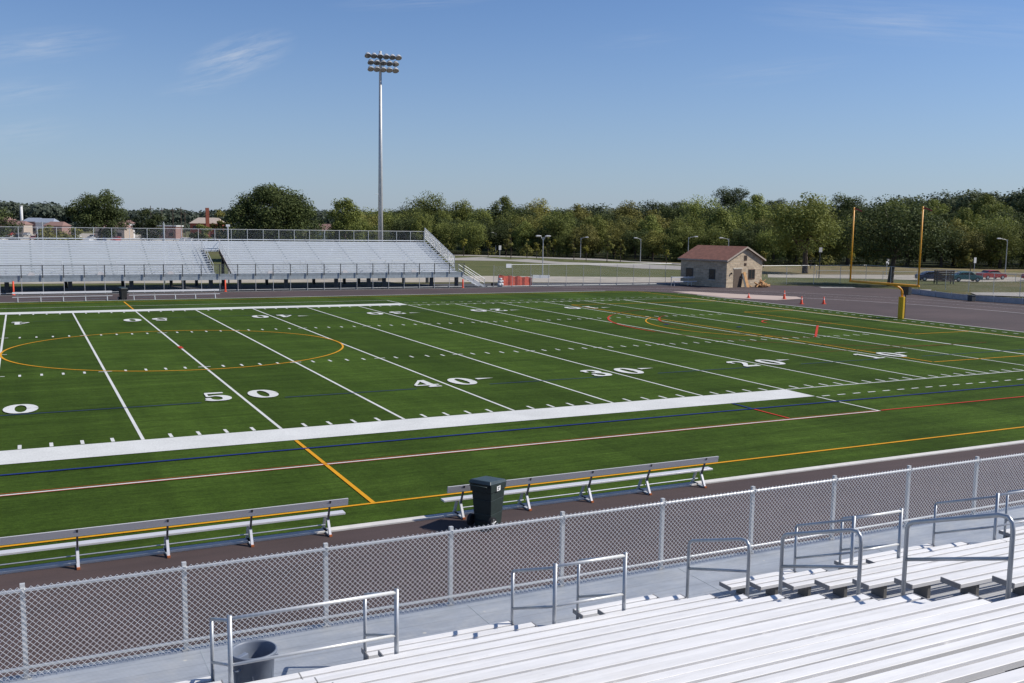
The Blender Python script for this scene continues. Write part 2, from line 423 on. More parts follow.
sheet('concrete_path', [(84.8, 153.8), (90.7, 156.4), (90.2, 141.8), (101.4, 129.5), (108, 118), (98, 104), (90.4, 112.7), (88.4, 128), (84.0, 134.3), (81.4, 147.0), (70.0, 152.4), (73, 162), (86, 170)], -.045, M['concrete'])
sheet('lane', [(77.5, 201.1), (92.1, 184.5), (101.4, 171), (110.2, 158.4), (108.9, 143.9), (113.9, 132.9), (126, 123), (122, 119), (109, 126.1), (103.9, 148.1), (97.4, 163.4), (74.1, 191.7)], -.040, M['concrete'])
sheet('asphalt', [(-90, -60), (95, -60), (94, 30), (92, 38), (89, 46), (90.3, 56), (84, 62), (78, 66), (77, 74), (66, 74.5), (52, 76.5), (22.6, 79.5), (-90, 82)], -.004, M['track'])
sheet('dark_asphalt_strip', [(-90, 69.6), (58, 69.6), (64.5, 67.5), (69.2, 67.5), (69.2, 73), (66, 73.8), (52, 76), (22.6, 79), (-90, 81.5)], .004, M['asphalt_dark'])
sheet('concrete_slab', [(83.2, 61.1), (87.6, 59.7), (86.5, 57.9), (81.8, 59.0)], .012, M['concrete'])
sheet('concrete_slab', [(90.7, 54.0), (94.4, 53.1), (91.6, 50.9), (88.2, 51.8)], .012, M['concrete'])
sheet('concrete_pad', [(94.4, 47.5), (101.7, 45.7), (108, 42), (100.5, 36), (94.8, 40.1), (91.0, 43.9)], .012, M['concrete'])
sheet('pink_concrete_apron', [(58.3, 58.2), (60.6, 57.6), (63.2, 53), (67.2, 47.6), (65.8, 45.0), (61.4, 44.2), (58.3, 48.3), (58.3, 53.6), (58.4, 57)], .012, M['pink_concrete'])

W = 48.768; YD = .9144
turf_poly = [(-57.4, -11.65), (57.5, -11.65), (57.5, 52.5), (57.0, 55.5), (55.8, 58.2), (53.5, 60.1), (51, 60.7), (-57.4, 60.7)]
sheet('artificial_turf', turf_poly, .02, M['turf'])
kb = MB(); kb.box((-57.7, -11.90, -.002), (57.85, -11.65, .035)); kb.box((-57.4, 60.7, -.002), (51, 60.86, .03)); kb.box((57.5, -11.65, -.002), (57.66, 52.5, .03))
kb.build('turf_kerb', M['kerb'], kind='structure')

# ---- painted turf lines: one sheet per colour, each a few mm above the next
LZ = {'white_y': .026, 'white_x': .030, 'band': .034, 'yellow': .038, 'red': .043, 'blue': .047}
wl = MB()
def rect(m, x0, y0, x1, y1, z): m.quad((x0, y0, z), (x1, y0, z), (x1, y1, z), (x0, y1, z))
for i in range(-10, 11):
    x = i*5*YD; h = .055 if abs(i) < 10 else .10
    rect(wl, x-h, 0.06, x+h, W-.06, LZ['white_y'])
for x in (54.0, -54.0): rect(wl, x-.07, 0.06, x+.07, W-.06, LZ['white_y'])
for i in range(-50, 51):
    x = i*YD; t = .055
    if i % 5:
        rect(wl, x-t, .12, x+t, .72, LZ['white_y']); rect(wl, x-t, W-.72, x+t, W-.12, LZ['white_y'])
        rect(wl, x-t, 15.96, x+t, 16.56, LZ['white_y']); rect(wl, x-t, 32.2, x+t, 32.8, LZ['white_y'])
    elif abs(i) < 50:
        rect(wl, x-.3, 16.2, x+.3, 16.31, LZ['white_x']); rect(wl, x-.3, 32.45, x+.3, 32.56, LZ['white_x'])
rect(wl, -9.14-.3, 24.33, -9.14+.3, 24.44, LZ['white_x'])
for sgn in (-1, 1):
    a, b_ = sorted((sgn*22.9, sgn*54.0))
    rect(wl, a, -.08, b_, .02, LZ['white_x']); rect(wl, a, W-.02, b_, W+.08, LZ['white_x'])
    x = sgn*22.86
    rect(wl, x-.05, -5.55, x+.05, -2.0, LZ['white_y']); rect(wl, x-.05, W+2, x+.05, W+5.55, LZ['white_y'])
    for k in range(1, 34):
        xx = sgn*(22.86+k*YD-.35)
        rect(wl, xx-.22, -2.04, xx+.22, -1.93, LZ['white_x']); rect(wl, xx-.22, W+1.93, xx+.22, W+2.04, LZ['white_x'])
    for k in range(0, 56):
        yy = -1.0+k*YD
        rect(wl, sgn*56.05-.06, yy, sgn*56.05+.06, yy+.42, LZ['white_x'])
rect(wl, -22.86, -5.59, 22.9, -5.49, LZ['white_x']); rect(wl, -22.86, W+5.5, 22.9, W+5.6, LZ['white_x'])
wl.build('white_field_lines', M['white_paint'], kind='structure')
bd = MB(); rect(bd, -22.86, -1.92, 22.86, 0, LZ['band']); rect(bd, -22.86, W, 22.86, W+1.85, LZ['band'])
bd.build('white_sideline_band', M['white_paint'], kind='structure')

def arc(m, cx, cy, r, a0, a1, z, wd=.1, n=64):
    for i in range(n):
        t0 = a0+(a1-a0)*i/n; t1 = a0+(a1-a0)*(i+1)/n
        m.quad((cx+(r-wd/2)*math.cos(t0), cy+(r-wd/2)*math.sin(t0), z), (cx+(r+wd/2)*math.cos(t0), cy+(r+wd/2)*math.sin(t0), z),
               (cx+(r+wd/2)*math.cos(t1), cy+(r+wd/2)*math.sin(t1), z), (cx+(r-wd/2)*math.cos(t1), cy+(r-wd/2)*math.sin(t1), z))
def seg(m, x0, y0, x1, y1, z, wd=.1):
    d = V((x1-x0, y1-y0)).normalized(); n = V((-d.y, d.x))*wd/2
    m.quad((x0-n.x, y0-n.y, z), (x1-n.x, y1-n.y, z), (x1+n.x, y1+n.y, z), (x0+n.x, y0+n.y, z))
yl = MB(); z = LZ['yellow']
arc(yl, 0, W/2, 9.14, 0, 2*PI, z, .11, 128)
seg(yl, 0, -2.0, 0, -10.04, z, .12); seg(yl, 0, W+1.9, 0, 58.8, z, .12)
seg(yl, -54, -10.1, 54.02, -10.1, z, .11); seg(yl, -54, 58.9, 54.02, 58.9, z, .08)
for s_ in (-1, 1):
    seg(yl, s_*37.3, 4.22, s_*37.3, 44.55, z); seg(yl, s_*37.36, 4.16, s_*53.9, 4.16, z); seg(yl, s_*37.36, 44.6, s_*53.9, 44.6, z)
    seg(yl, s_*48.3, 15.25, s_*48.3, 33.5, z); seg(yl, s_*48.36, 15.2, s_*53.9, 15.2, z); seg(yl, s_*48.36, 33.56, s_*53.9, 33.56, z)
    seg(yl, s_*54.15, -10.0, s_*54.15, 58.8, z)
    a = math.acos(5.6/9.15)
    if s_ > 0: arc(yl, 42.9, W/2, 9.15, PI-a, PI+a, z, .1, 40)
    else: arc(yl, -42.9, W/2, 9.15, -a, a, z, .1, 40)
yl.build('yellow_soccer_lines', M['yellow_paint'], kind='structure')
rl = MB(); z = LZ['red']
for s_ in (-1, 1):
    seg(rl, s_*18.25, -3.4, s_*18.25, -5.4, z, .11)
    seg(rl, s_*22.95, -5.54, s_*54, -5.54, z, .11)
seg(rl, 0, 23.9, 0, 24.9, z, .22)
seg(rl, -22.8, -5.65, 22.8, -5.65, z, .045); seg(rl, -22.8, -5.44, 22.8, -5.44, z, .03)
rl.build('red_lacrosse_lines', M['red_paint'], kind='structure')
dr = MB()
for s_ in (-1, 1):
    cx = s_*45.9
    a0, a1 = (PI/2, 1.5*PI) if s_ > 0 else (-PI/2, PI/2)
    arc(dr, cx, W/2, 14.6, a0, a1, z-.002, .10, 80)
    arc(dr, cx, W/2, 10.6, a0+.62, a1-.62, z, .10, 60)
    arc(dr, cx, W/2, 2.6, a0, a1, z, .07, 40)
    seg(dr, cx-s_*14, W/2-14.6, cx+s_*3, W/2-14.6, z+.002, .07)
dr.build('dull_red_lacrosse_arcs', M['dull_red_paint'], kind='structure')
br = MB()
arc(br, 45.9, W/2, 14.6, PI-.75, PI+.12, z+.003, .15, 30); arc(br, 45.9, W/2, 10.6, PI-.72, PI-.42, z+.003, .16, 12)
arc(br, 45.9, W/2, 2.6, PI-1.3, PI-.2, z+.003, .14, 12)
seg(br, 46.0, 22.2, 40.1, 16.2, z+.004, .16); seg(br, 44.8, 25, 48.1, 22.9, z+.004, .08)
br.build('bright_red_lacrosse_marks', M['red_paint'], kind='structure')
bl = MB(); z = LZ['blue']
for a, b_ in ((-54, -1.75), (1.6, 7.4), (10.95, 17.0), (20.2, 26), (29.5, 35.2), (38.7, 54)):
    seg(bl, a, 6.15, b_, 6.15, z, .07)
    seg(bl, -a, 42.6, -b_, 42.6, z, .05)
seg(bl, -54, -3.3, 54, -3.3, z, .13); seg(bl, -54, W+3.3, 54, W+3.3, z, .06)
seg(bl, 18.25, -2.0, 18.25, -3.2, z, .11)
for x, y in ((35.1, 26.5), (39.3, 23.2)): seg(bl, x-.22, y, x+.22, y, z+.002, .3)
bl.build('blue_field_lines', M['blue_paint'], kind='structure')

# ---- yard numbers: serif digits built of strokes (unit box 0..1 x 0..1)
def strip(pts, wid):
    out = []
    for i in range(len(pts)-1):
        p0 = V(pts[i]); p1 = V(pts[i+1])
        def nrm(k):
            a = V(pts[max(k-1, 0)]); b = V(pts[min(k+1, len(pts)-1)]); d = (b-a).normalized(); return V((-d.y, d.x))
        n0 = nrm(i)*wid[i]/2; n1 = nrm(i+1)*wid[i+1]/2
        out.append([p0-n0, p1-n1, p1+n1, p0+n0])
    return out
def ell(cx, cy, rx, ry, a0, a1, wthin, wthick, n=18):
    P = []; Wd = []
    for i in range(n+1):
        t = math.radians(a0+(a1-a0)*i/n)
        P.append((cx+rx*math.cos(t), cy+ry*math.sin(t))); Wd.append(wthin+(wthick-wthin)*abs(math.cos(t))**1.3)
    return strip(P, Wd)
ST = {
 '0': [ell(.5, .5, .335, .44, 0, 360, .10, .33, 28)],
 '1': [strip([(.5, 0.02), (.5, .98)], [.27, .27]), strip([(.18, .05), (.82, .05)], [.10, .10]), strip([(.20, .80), (.42, .93)], [.08, .14])],
 '2': [ell(.47, .70, .30, .25, 175, -35, .10, .25, 16), strip([(.70, .56), (.45, .33), (.14, .10)], [.2, .16, .12]), strip([(.10, .09), (.5, .11), (.86, .08)], [.17, .20, .17]), strip([(.84, .05), (.90, .28)], [.08, .07]), strip([(.12, .70), (.28, .70)], [.16, .16])],
 '3': [ell(.46, .73, .28, .22, 165, -90, .10, .26, 16), ell(.46, .27, .32, .23, 90, -165, .10, .28, 16), strip([(.30, .51), (.55, .51)], [.10, .10]), strip([(.13, .72), (.30, .72)], [.15, .15]), strip([(.09, .25), (.28, .25)], [.16, .16])],
 '4': [strip([(.66, 0.02), (.66, .98)], [.26, .26]), strip([(.04, .29), (.96, .29)], [.11, .11]), strip([(.06, .32), (.60, .95)], [.10, .10]), strip([(.42, .05), (.92, .05)], [.10, .10])],
 '5': [ell(.45, .32, .34, .28, 100, -160, .10, .30, 18), strip([(.22, .93), (.82, .93)], [.17, .13]), strip([(.24, .95), (.20, .50)], [.09, .09]), strip([(.18, .52), (.45, .60)], [.10, .10]), strip([(.08, .26), (.27, .26)], [.17, .17])],
}
def digit(m, ch, ox, oy, wd, ht, flip, z0):
    for k, st in enumerate(ST[ch]):
        for q in st:
            pts = []
            for p in q:
                x = (p.x-.5)*wd; y = (p.y-.5)*ht
                if flip: x, y = -x, -y
                pts.append((ox+x, oy+y, z0+.0012*k))
            m.poly(pts)
for i in range(-4, 5):
    num = str(50-abs(i)*10)
    X = i*10*YD
    for near in (True, False):
        m = MB(); fl = not near; oy = 7.32 if near else W-7.32
        digit(m, num[0], X+(.95 if fl else -.95), oy, 1.22, 1.98, fl, .052)
        digit(m, num[1], X+(-.95 if fl else .95), oy, 1.22, 1.98, fl, .052)
        o = m.build('yard_number', M['white_paint'], kind='structure')
        if i:
            s_ = 1 if i > 0 else -1; oy2 = oy+(.42 if near else -.42)
            MB().poly([(X+s_*1.85, oy2-.19, .053), (X+s_*2.75, oy2, .053), (X+s_*1.85, oy2+.19, .053)][::s_]).build('yard_arrow', M['white_paint'], kind='structure')

# ---- track lines
def polyline_lines(name, pts, wd, z, mat):
    m = MB(); n = len(pts); pts = [V(p) for p in pts]
    L = []
    for k in range(n):
        d = (pts[min(k+1, n-1)]-pts[max(k-1, 0)]).normalized(); nn = V((-d.y, d.x))*wd/2
        L.append((pts[k]-nn, pts[k]+nn))
    for k in range(n-1): m.quad((*L[k][0], z), (*L[k+1][0], z), (*L[k+1][1], z), (*L[k][1], z))
    m.build(name, mat, kind='structure')
def oval(R0, xc, yc=W/2, sq=1.0):
    P = [(-60, yc+R0)]
    for i in range(0, 41):
        t = PI/2-PI*i/40; P.append((xc+R0*sq*math.cos(t), yc+R0*math.sin(t)))
    P.append((-60, yc-R0)); return P
def curve(R0, xc, sq): return [p for p in oval(R0, xc, sq=sq) if p[0] > -50 and abs(p[1]-W/2) < R0*.985]
polyline_lines('track_lane_line', curve(36.9, 38.5, .94), .14, .006, M['track_line'])
polyline_lines('track_lane_line', curve(44.9, 38.5, .95), .10, .006, M['track_line'])
polyline_lines('track_lane_line', curve(40.9, 38.5, .945), .05, .006, M['track_line'])
polyline_lines('track_edge_line', [(-90, 69.3), (58, 69.3)], .12, .008, M['track_line'])

# ------------------------------------------------------------------ chain link
def chain(m, O, A, L, z0, z1, pitch, r, slope=0, n=3):
    """diamond mesh in the vertical plane through O along unit A; slope = rise per metre"""
    O = V(O); A = V(A); h = z1-z0
    per = V((A.y, -A.x, 0))
    k = -int(h/pitch)-2; kmax = int(L/pitch)+int(h/pitch)+3
    def P(s, t, side): return O + A*s + V((0, 0, z0+t+slope*s)) + per*(r*side)
    for i in range(k, kmax):
        for sg in (1, -1):
            # line s = i*pitch + sg*(t) ; top points coincide for both families
            a = i*pitch
            t0, t1 = 0., h
            s0, s1 = a-sg*h, a            # top of each wire at s=a
            if s0 > s1: lo, hi = s1, s0
            else: lo, hi = s0, s1
            if hi <= 0 or lo >= L: continue
            def tt(s): return (s-s0)/(s1-s0)*h
            if s0 < 0: t0 = tt(0); 
            if s0 > L: t0 = tt(L)
            if s1 < 0: t1 = tt(0)
            if s1 > L: t1 = tt(L)
            if t1-t0 < .02: continue
            S0 = s0+(s1-s0)*t0/h; S1 = s0+(s1-s0)*t1/h
            m.tube(P(S0, t0, sg), P(S1, t1, sg), r, r, n, cap=False)

# ------------------------------------------------------------------ near grandstand
ZD = 1.88; XA0, XA1 = -.10, 1.10
TR, RI = .635, .226
XL, XR = -18.0, 22.0
NR = 18
BAYS = [(-6.18, -4.38), (-2.38, -1.39), (2.43, 3.36), (5.43, 7.20)]
stand = thing('grandstand', (0, -24, 0), 'near aluminium grandstand of white bench planks sloping down to the walkway', 'grandstand')
m = MB(); m.box((XL, -23.42, ZD-.05), (XR, -21.42, ZD)); m.build('walkway_deck', M['deck'], stand)
def cuts(x0, x1, holes):
    out = []; x = x0
    for a, b in holes:
        if a > x: out.append((x, a))
        x = b
    if x < x1: out.append((x, x1))
    return out
def plank(m, x0, x1, ya, yb, zt, th=.045, ch=.003):
    """extruded plank with rounded long edges"""
    pr = [(ya, zt-th), (ya, zt-ch), (ya+ch, zt), (yb-.010, zt), (yb, zt-.010), (yb, zt-th)]
    n = len(m.v)
    for x in (x0, x1): m.v += [(x, y, z) for y, z in pr]
    k = len(pr)
    for i in range(k): m.f.append((n+i, n+(i+1) % k, n+k+(i+1) % k, n+k+i))
    m.f.append(tuple(n+i for i in reversed(range(k)))); m.f.append(tuple(n+k+i for i in range(k)))
for i in range(NR):
    zt = 2.075+RI*i; yf = -22.775-TR*i; yb = yf-.25
    holes = [(XA0, XA1)]
    if i < 2: holes = sorted(holes+BAYS)
    for (x0, x1) in cuts(XL, XR, holes):
        m = MB(); plank(m, x0, x1, yb, yb+.100, zt); plank(m, x0, x1, yb+.132, yf, zt)
        for q in range(1, max(2, int((x1-x0)/1.8))): xq = x0+(x1-x0)*q/max(2, int((x1-x0)/1.8)); m.box((xq-.02, yb+.02, zt-.06), (xq+.02, yf-.02, zt-.03))
        sp = m.build('seat_plank', M['seat'], stand)
        for x, sg in ((x0, -1), (x1, 1)):
            if XL < x < XR:
                xa, xb = sorted((x+sg*.001, x+sg*.014)); MB().box((xa, yb-.004, zt-.055), (xb, yf+.004, zt+.003)).build('end_cap', M['cap'], sp)
    # seat supports standing on the footboard beneath
    if i < 14:
        zf = ZD+.002 if i == 0 else 1.86+RI*i
        sm = MB()
        xs = [XA1+.28, XA1+2.1, XA1+3.9, XA0-.3, XA0-2.1] if i > 1 else [XA1+.28, 3.36+.07, 7.2+.07, -1.39+.09, -4.38+.09, XA0-.3]
        for x in xs:
            MB().box((x, yb+.02, zf+.001), (x+.012, yf-.03, zt-.056)).box((x+.012, yb+.02, zf+.001), (x+.05, yb+.03, zt-.056)).build('seat_bracket', M['bracket'], sp)
    # footboard (level i) with riser
    if i >= 1:
        zf = 1.86+RI*i; y0 = -22.785-TR*i; y1 = y0-TR+.012
        segs = cuts(XL, XR, BAYS) if i == 1 else [(XL, XR)]
        for (x0, x1) in segs:
            m = MB(); plank(m, x0, x1, y1, y0-(TR/2)-.003, zf, .04); plank(m, x0, x1, y0-(TR/2)+.003, y0, zf, .04)
            m.box((x0, y0-.006, zf-RI+.004 if i > 1 else ZD+.001), (x1, y0-.002, zf-.042))
            m.build('footboard', M['foot'], stand)
# side walls of the wheelchair bays, and the riser beneath row 2 behind them
for a, b in BAYS:
    for x in (a, b):
        MB().box((x-.006 if x == b else x-.03, -24.04, ZD+.001), (x+.03 if x == b else x+.006, -23.43, 2.04)).build('bay_side_plate', M['fascia'], stand)
for a, b in BAYS: MB().box((a, -24.05, ZD-.05), (b, -23.421, ZD-.001)).build('bay_floor', M['deck'], stand)
# steel understructure and fascia
m = MB(); m.box((XL, -21.42, ZD-.32), (XR, -21.40, ZD+.004)); m.build('fascia', M['fascia'], stand)
for k in range(11):
    m = MB()
    x = XL+.5+k*3.9
    m.box((x, -21.7, 0), (x+.15, -21.55, ZD-.06)); m.box((x, -34, 0), (x+.15, -33.8, 5.2))
    m.hexa([(x, -22.7, ZD-.25), (x+.12, -22.7, ZD-.25), (x+.12, -34.2, 5.30), (x, -34.2, 5.30)], [(x, -22.7, ZD-.1), (x+.12, -22.7, ZD-.1), (x+.12, -34.2, 5.48), (x, -34.2, 5.48)])
    m.build('steel_frame', M['galv'], stand)
# dark slot and brass number plate gap in the upper row
# walkway joints
x = XL+.9
while x < XR:
    MB().box((x, -23.41, ZD+.001), (x+.008, -21.6, ZD+.003)).build('deck_joint', M['fascia'], stand); x += 3.66
m = MB(); m.box((-1.05, -22.72, ZD+.001), (-.35, -22.60, ZD+.03)).build('kick_strip', M['fasciaw'], stand)

# near fence on the deck edge
fz = ZD
f = thing('chain_link_fence', (0, -21.47, fz), 'chest high chain link fence along the front edge of the near grandstand', 'fence')
m = MB(); chain(m, (XL, -21.575, 0), (1, 0, 0), XR-XL, fz+.03, fz+1.13, .0715, .0030); m.build('wire_mesh', M['wire'], f)
MB().tube((XL, -21.54, fz+1.075), (XR, -21.54, fz+1.075), .021, n=10).build('top_rail', M['bright_rail'], f, smooth=True)
MB().tube((XL, -21.54, fz+.135), (XR, -21.54, fz+.135), .019, n=10).build('bottom_rail', M['bright_rail'], f, smooth=True)
for k in range(-6, 16):
    x = -8.08+1.805*k
    if not XL < x < XR: continue
    mm = MB(); mm.box((x-.027, -21.515, fz-.2), (x+.027, -21.462, fz+1.14)); mm.box((x-.05, -21.52, fz+.003), (x+.05, -21.43, fz+.012))
    mm.tube((x, -21.54, fz+1.05), (x, -21.54, fz+1.10), .027, n=8)
    mm.build('post', M['galv'], f)

# guard rails round the wheelchair bays
gl = ['tubular guard rail round the wide wheelchair bay with the round trash can', 'tubular guard rail round the narrow bay left of the aisle', 'tubular guard rail round the narrow bay right of the aisle', 'tubular guard rail round the bay at the right edge of the walkway']
for (a, b), lb in zip(BAYS, gl):
    g = thing('guard_rail', ((a+b)/2, -23.4, ZD), lb, 'guard rail', 'guard rails round the wheelchair bays')
    yA, yB, zA, zB = -22.88, -24.0, 2.78, 3.22
    r = .021
    for x in (a, b):
        MB().tube((x, yA, ZD), (x, yA, zA), r, n=10).build('post', M['rail'], g, smooth=True)
        MB().tube((x, yB, ZD+.003), (x, yB, zB+.03), r+.004, n=10).build('post', M['rail'], g, smooth=True)
        mm = MB(); mm.path([(x, yA, zA-.0), (x, yA-.03, zA+.02), (x, yB, zB-.02)], r, 10); mm.build('side_rail', M['rail'], g, smooth=True)
        MB().tube((x, yA, zA-.5), (x, yB, zB-.5), r*.85, n=8).build('side_rail', M['rail'], g, smooth=True)
    MB().tube((a, yB, zB-.005), (b, yB, zB-.005), r, n=10).build('cross_rail', M['bright_rail'], g, smooth=True)
    MB().tube((a, yB, zB-.5), (b, yB, zB-.5), r*.85, n=8).build('cross_rail', M['bright_rail'], g, smooth=True)
# aisle handrails
hl = ['aisle handrail loop nearest the walkway, rising over the lowest steps', 'middle aisle handrail loop of the three', 'aisle handrail loop highest up the grandstand steps']
for k, (ya, yb, za, zb, fa, fb) in enumerate([(-22.72, -24.02, 2.76, 3.15, ZD, 1.86+RI*2), (-24.64, -25.92, 3.42, 3.83, 1.86+RI*2, 1.86+RI*4), (-26.55, -27.80, 4.12, 4.53, 1.86+RI*5, 1.86+RI*7)]):
    h = thing('aisle_handrail', (.55, (ya+yb)/2, fa), hl[k], 'handrail', 'handrails in the grandstand aisle')
    x = .55; r = .024
    mm = MB(); pts = [(x, ya, fa+.001), (x, ya, za-.07), (x, ya-.02, za-.02), (x, ya-.08, za+.02)]
    pts += [(x, yb+.16, zb-.03), (x, yb+.06, zb-.02), (x, yb+.012, zb-.07), (x, yb, zb-.16), (x, yb, fb+.001)]
    mm.path(pts, r, 12); mm.build('hoop', M['rail'], h, smooth=True)
    MB().tube((x, ya, za-.42), (x, yb, zb-.42), r*.85, n=10).build('mid_rail', M['rail'], h, smooth=True)
    MB().box((x-.06, ya-.06, fa+.001), (x+.06, ya+.06, fa+.01)).box((x-.06, yb-.06, fb+.001), (x+.06, yb+.06, fb+.01)).build('base_plate', M['rail'], h)

# round trash can in the wide bay
bx, by = -5.80, -23.28
child0 = set(bpy.data.objects)
t = thing('trash_can', (bx, by, ZD), 'round grey blue trash can standing behind the guard rail on the walkway', 'trash can')
MB().lathe((bx, by, ZD+.002), [(0, 0), (.235, 0), (.25, .03), (.285, .66), (.30, .67), (.315, .72), (.325, .735), (.325, .765), (.30, .77), (.292, .74), (.272, .66), (.235, .06), (0, .05)], 40).build('body', M['bin_grey'], t, smooth=True)
mm = MB()
for s_ in (-1, 1):
    a = .5 if s_ > 0 else .5+PI
    c, s2 = math.cos(a), math.sin(a)
    mm.path([(bx+.30*c-.09*s2, by+.30*s2+.09*c, ZD+.62), (bx+.36*c-.08*s2, by+.36*s2+.08*c, ZD+.60), (bx+.36*c+.08*s2, by+.36*s2-.08*c, ZD+.60), (bx+.30*c+.09*s2, by+.30*s2-.09*c, ZD+.62)], .016, 8)
mm.build('handle', M['bin_grey'], t, smooth=True)
mm = MB(); mm.hexa([(bx-.2, by-.02, ZD+.45), (bx-.05, by+.06, ZD+.45), (bx-.08, by+.12, ZD+.45), (bx-.23, by+.04, ZD+.45)], [(bx-.21, by-.01, ZD+.72), (bx-.05, by+.08, ZD+.73), (bx-.09, by+.14, ZD+.73), (bx-.24, by+.06, ZD+.72)])
tag(mm.build('cardboard_box', M['bin_liner'], None, bevel=.008), 'small pale blue grey box stuffed inside the round trash can', 'box')
MB().lathe((bx, by, ZD+.3), [(.0, .18), (.12, .24), (.2, .2), (.245, .12)], 20).build('rubbish_bag', M['black'], t, smooth=True)
mm = MB()
for k in range(6):
    a = 2*PI*k/6+.3
    mm.box((bx+.262*math.cos(a)-.012, by+.262*math.sin(a)-.012, ZD+.05), (bx+.262*math.cos(a)+.012, by+.262*math.sin(a)+.012, ZD+.55))
mm.build('rib', M['bin_grey'], t)

bpy.context.view_layer.update()
for o in set(bpy.data.objects)-child0:
    if o.parent is None: 
        if o.type == 'MESH':
            c = V((bx, by, ZD)); 
            for v_ in o.data.vertices: v_.co = c+(v_.co-c)*.80
        else: o.scale = (.80, .80, .84)

# ------------------------------------------------------------------ team benches
def bench(x0, yb, dirn, nsup, label, first_x, SP=1.85):
    """x0: first support; dirn +1 faces +Y"""
    L = SP*(nsup-1)
    t = thing('team_bench', (x0, yb, 0), label, 'bench', 'aluminium team benches beside the track')
    e0, e1 = x0-.43, x0+L+.43
    d = dirn
    yB = yb-.02*d          # backrest plane
    def Y(a): return yb+a*d
    mm = MB(); ya, yc = sorted((Y(.13), Y(.37))); plank(mm, e0, e1, ya, yc, .46, .042); mm.build('seat', M['bench'], t)
    mm = MB(); q = [(Y(-.075), .70), (Y(-.03), .70), (Y(-.07), .865), (Y(-.115), .865)]
    mm.hexa([(e0, y, z) for y, z in q], [(e1, y, z) for y, z in q]); mm.build('backrest', M['benchback'], t)
    for k in range(nsup):
        x = x0+SP*k
        mm = MB(); w2 = .028
        # raked front foot, rear foot, sill and back upright
        mm.hexa([(x-w2, Y(-.10), 0.03), (x+w2, Y(-.10), 0.03), (x+w2, Y(-.02), 0.03), (x-w2, Y(-.02), 0.03)], [(x-w2, Y(.10), .40), (x+w2, Y(.10), .40), (x+w2, Y(.16), .40), (x-w2, Y(.16), .40)])
        mm.build('leg', M['bench'], t)
        mm = MB(); mm.hexa([(x-w2, Y(.46), 0.03), (x+w2, Y(.46), 0.03), (x+w2, Y(.53), 0.03), (x-w2, Y(.53), 0.03)], [(x-w2, Y(.30), .40), (x+w2, Y(.30), .40), (x+w2, Y(.36), .40), (x-w2, Y(.36), .40)])
        mm.build('leg', M['galv'], t)
        mm = MB(); yy = sorted((Y(-.12), Y(.55))); mm.box((x-.03, yy[0], .0), (x+.03, yy[1], .035)); mm.build('sill', M['galv'], t)
        mm = MB(); mm.hexa([(x-.02, Y(.07), .36), (x+.02, Y(.07), .36), (x+.02, Y(.12), .36), (x-.02, Y(.12), .36)], [(x-.02, Y(-.125), .86), (x+.02, Y(-.125), .86), (x+.02, Y(-.088), .86), (x-.02, Y(-.088), .86)])
        mm.build('upright', M['bracket'], t)
        mm = MB(); yy = sorted((Y(-.135), Y(-.07))); mm.box((x-.032, yy[0], 0), (x+.032, yy[1], .045)); mm.build('foot_cap', M['orange_foot'], t)
        if k < nsup-1:
            mm = MB(); mm.tube((x+.03, Y(.22), .20), (x+SP-.03, Y(.22), .20), .016, n=6); mm.build('brace', M['rail'], t)
    return t
bench(1.62, -12.12, 1, 5, 'near team bench behind the wheeled trash cart, right of the two near benches', 0)
bench(-8.92, -12.12, 1, 5, 'near team bench running off the left edge of the picture', 0, 1.79)
bench(-8.36, 60.95+.2, -1, 5, 'far team bench left of the wheeled black cart under the far stand', 0, 1.79)
bench(1.05, 61.1+.2, -1, 5, 'far team bench right of the wheeled black cart under the far stand', 0, 1.79)

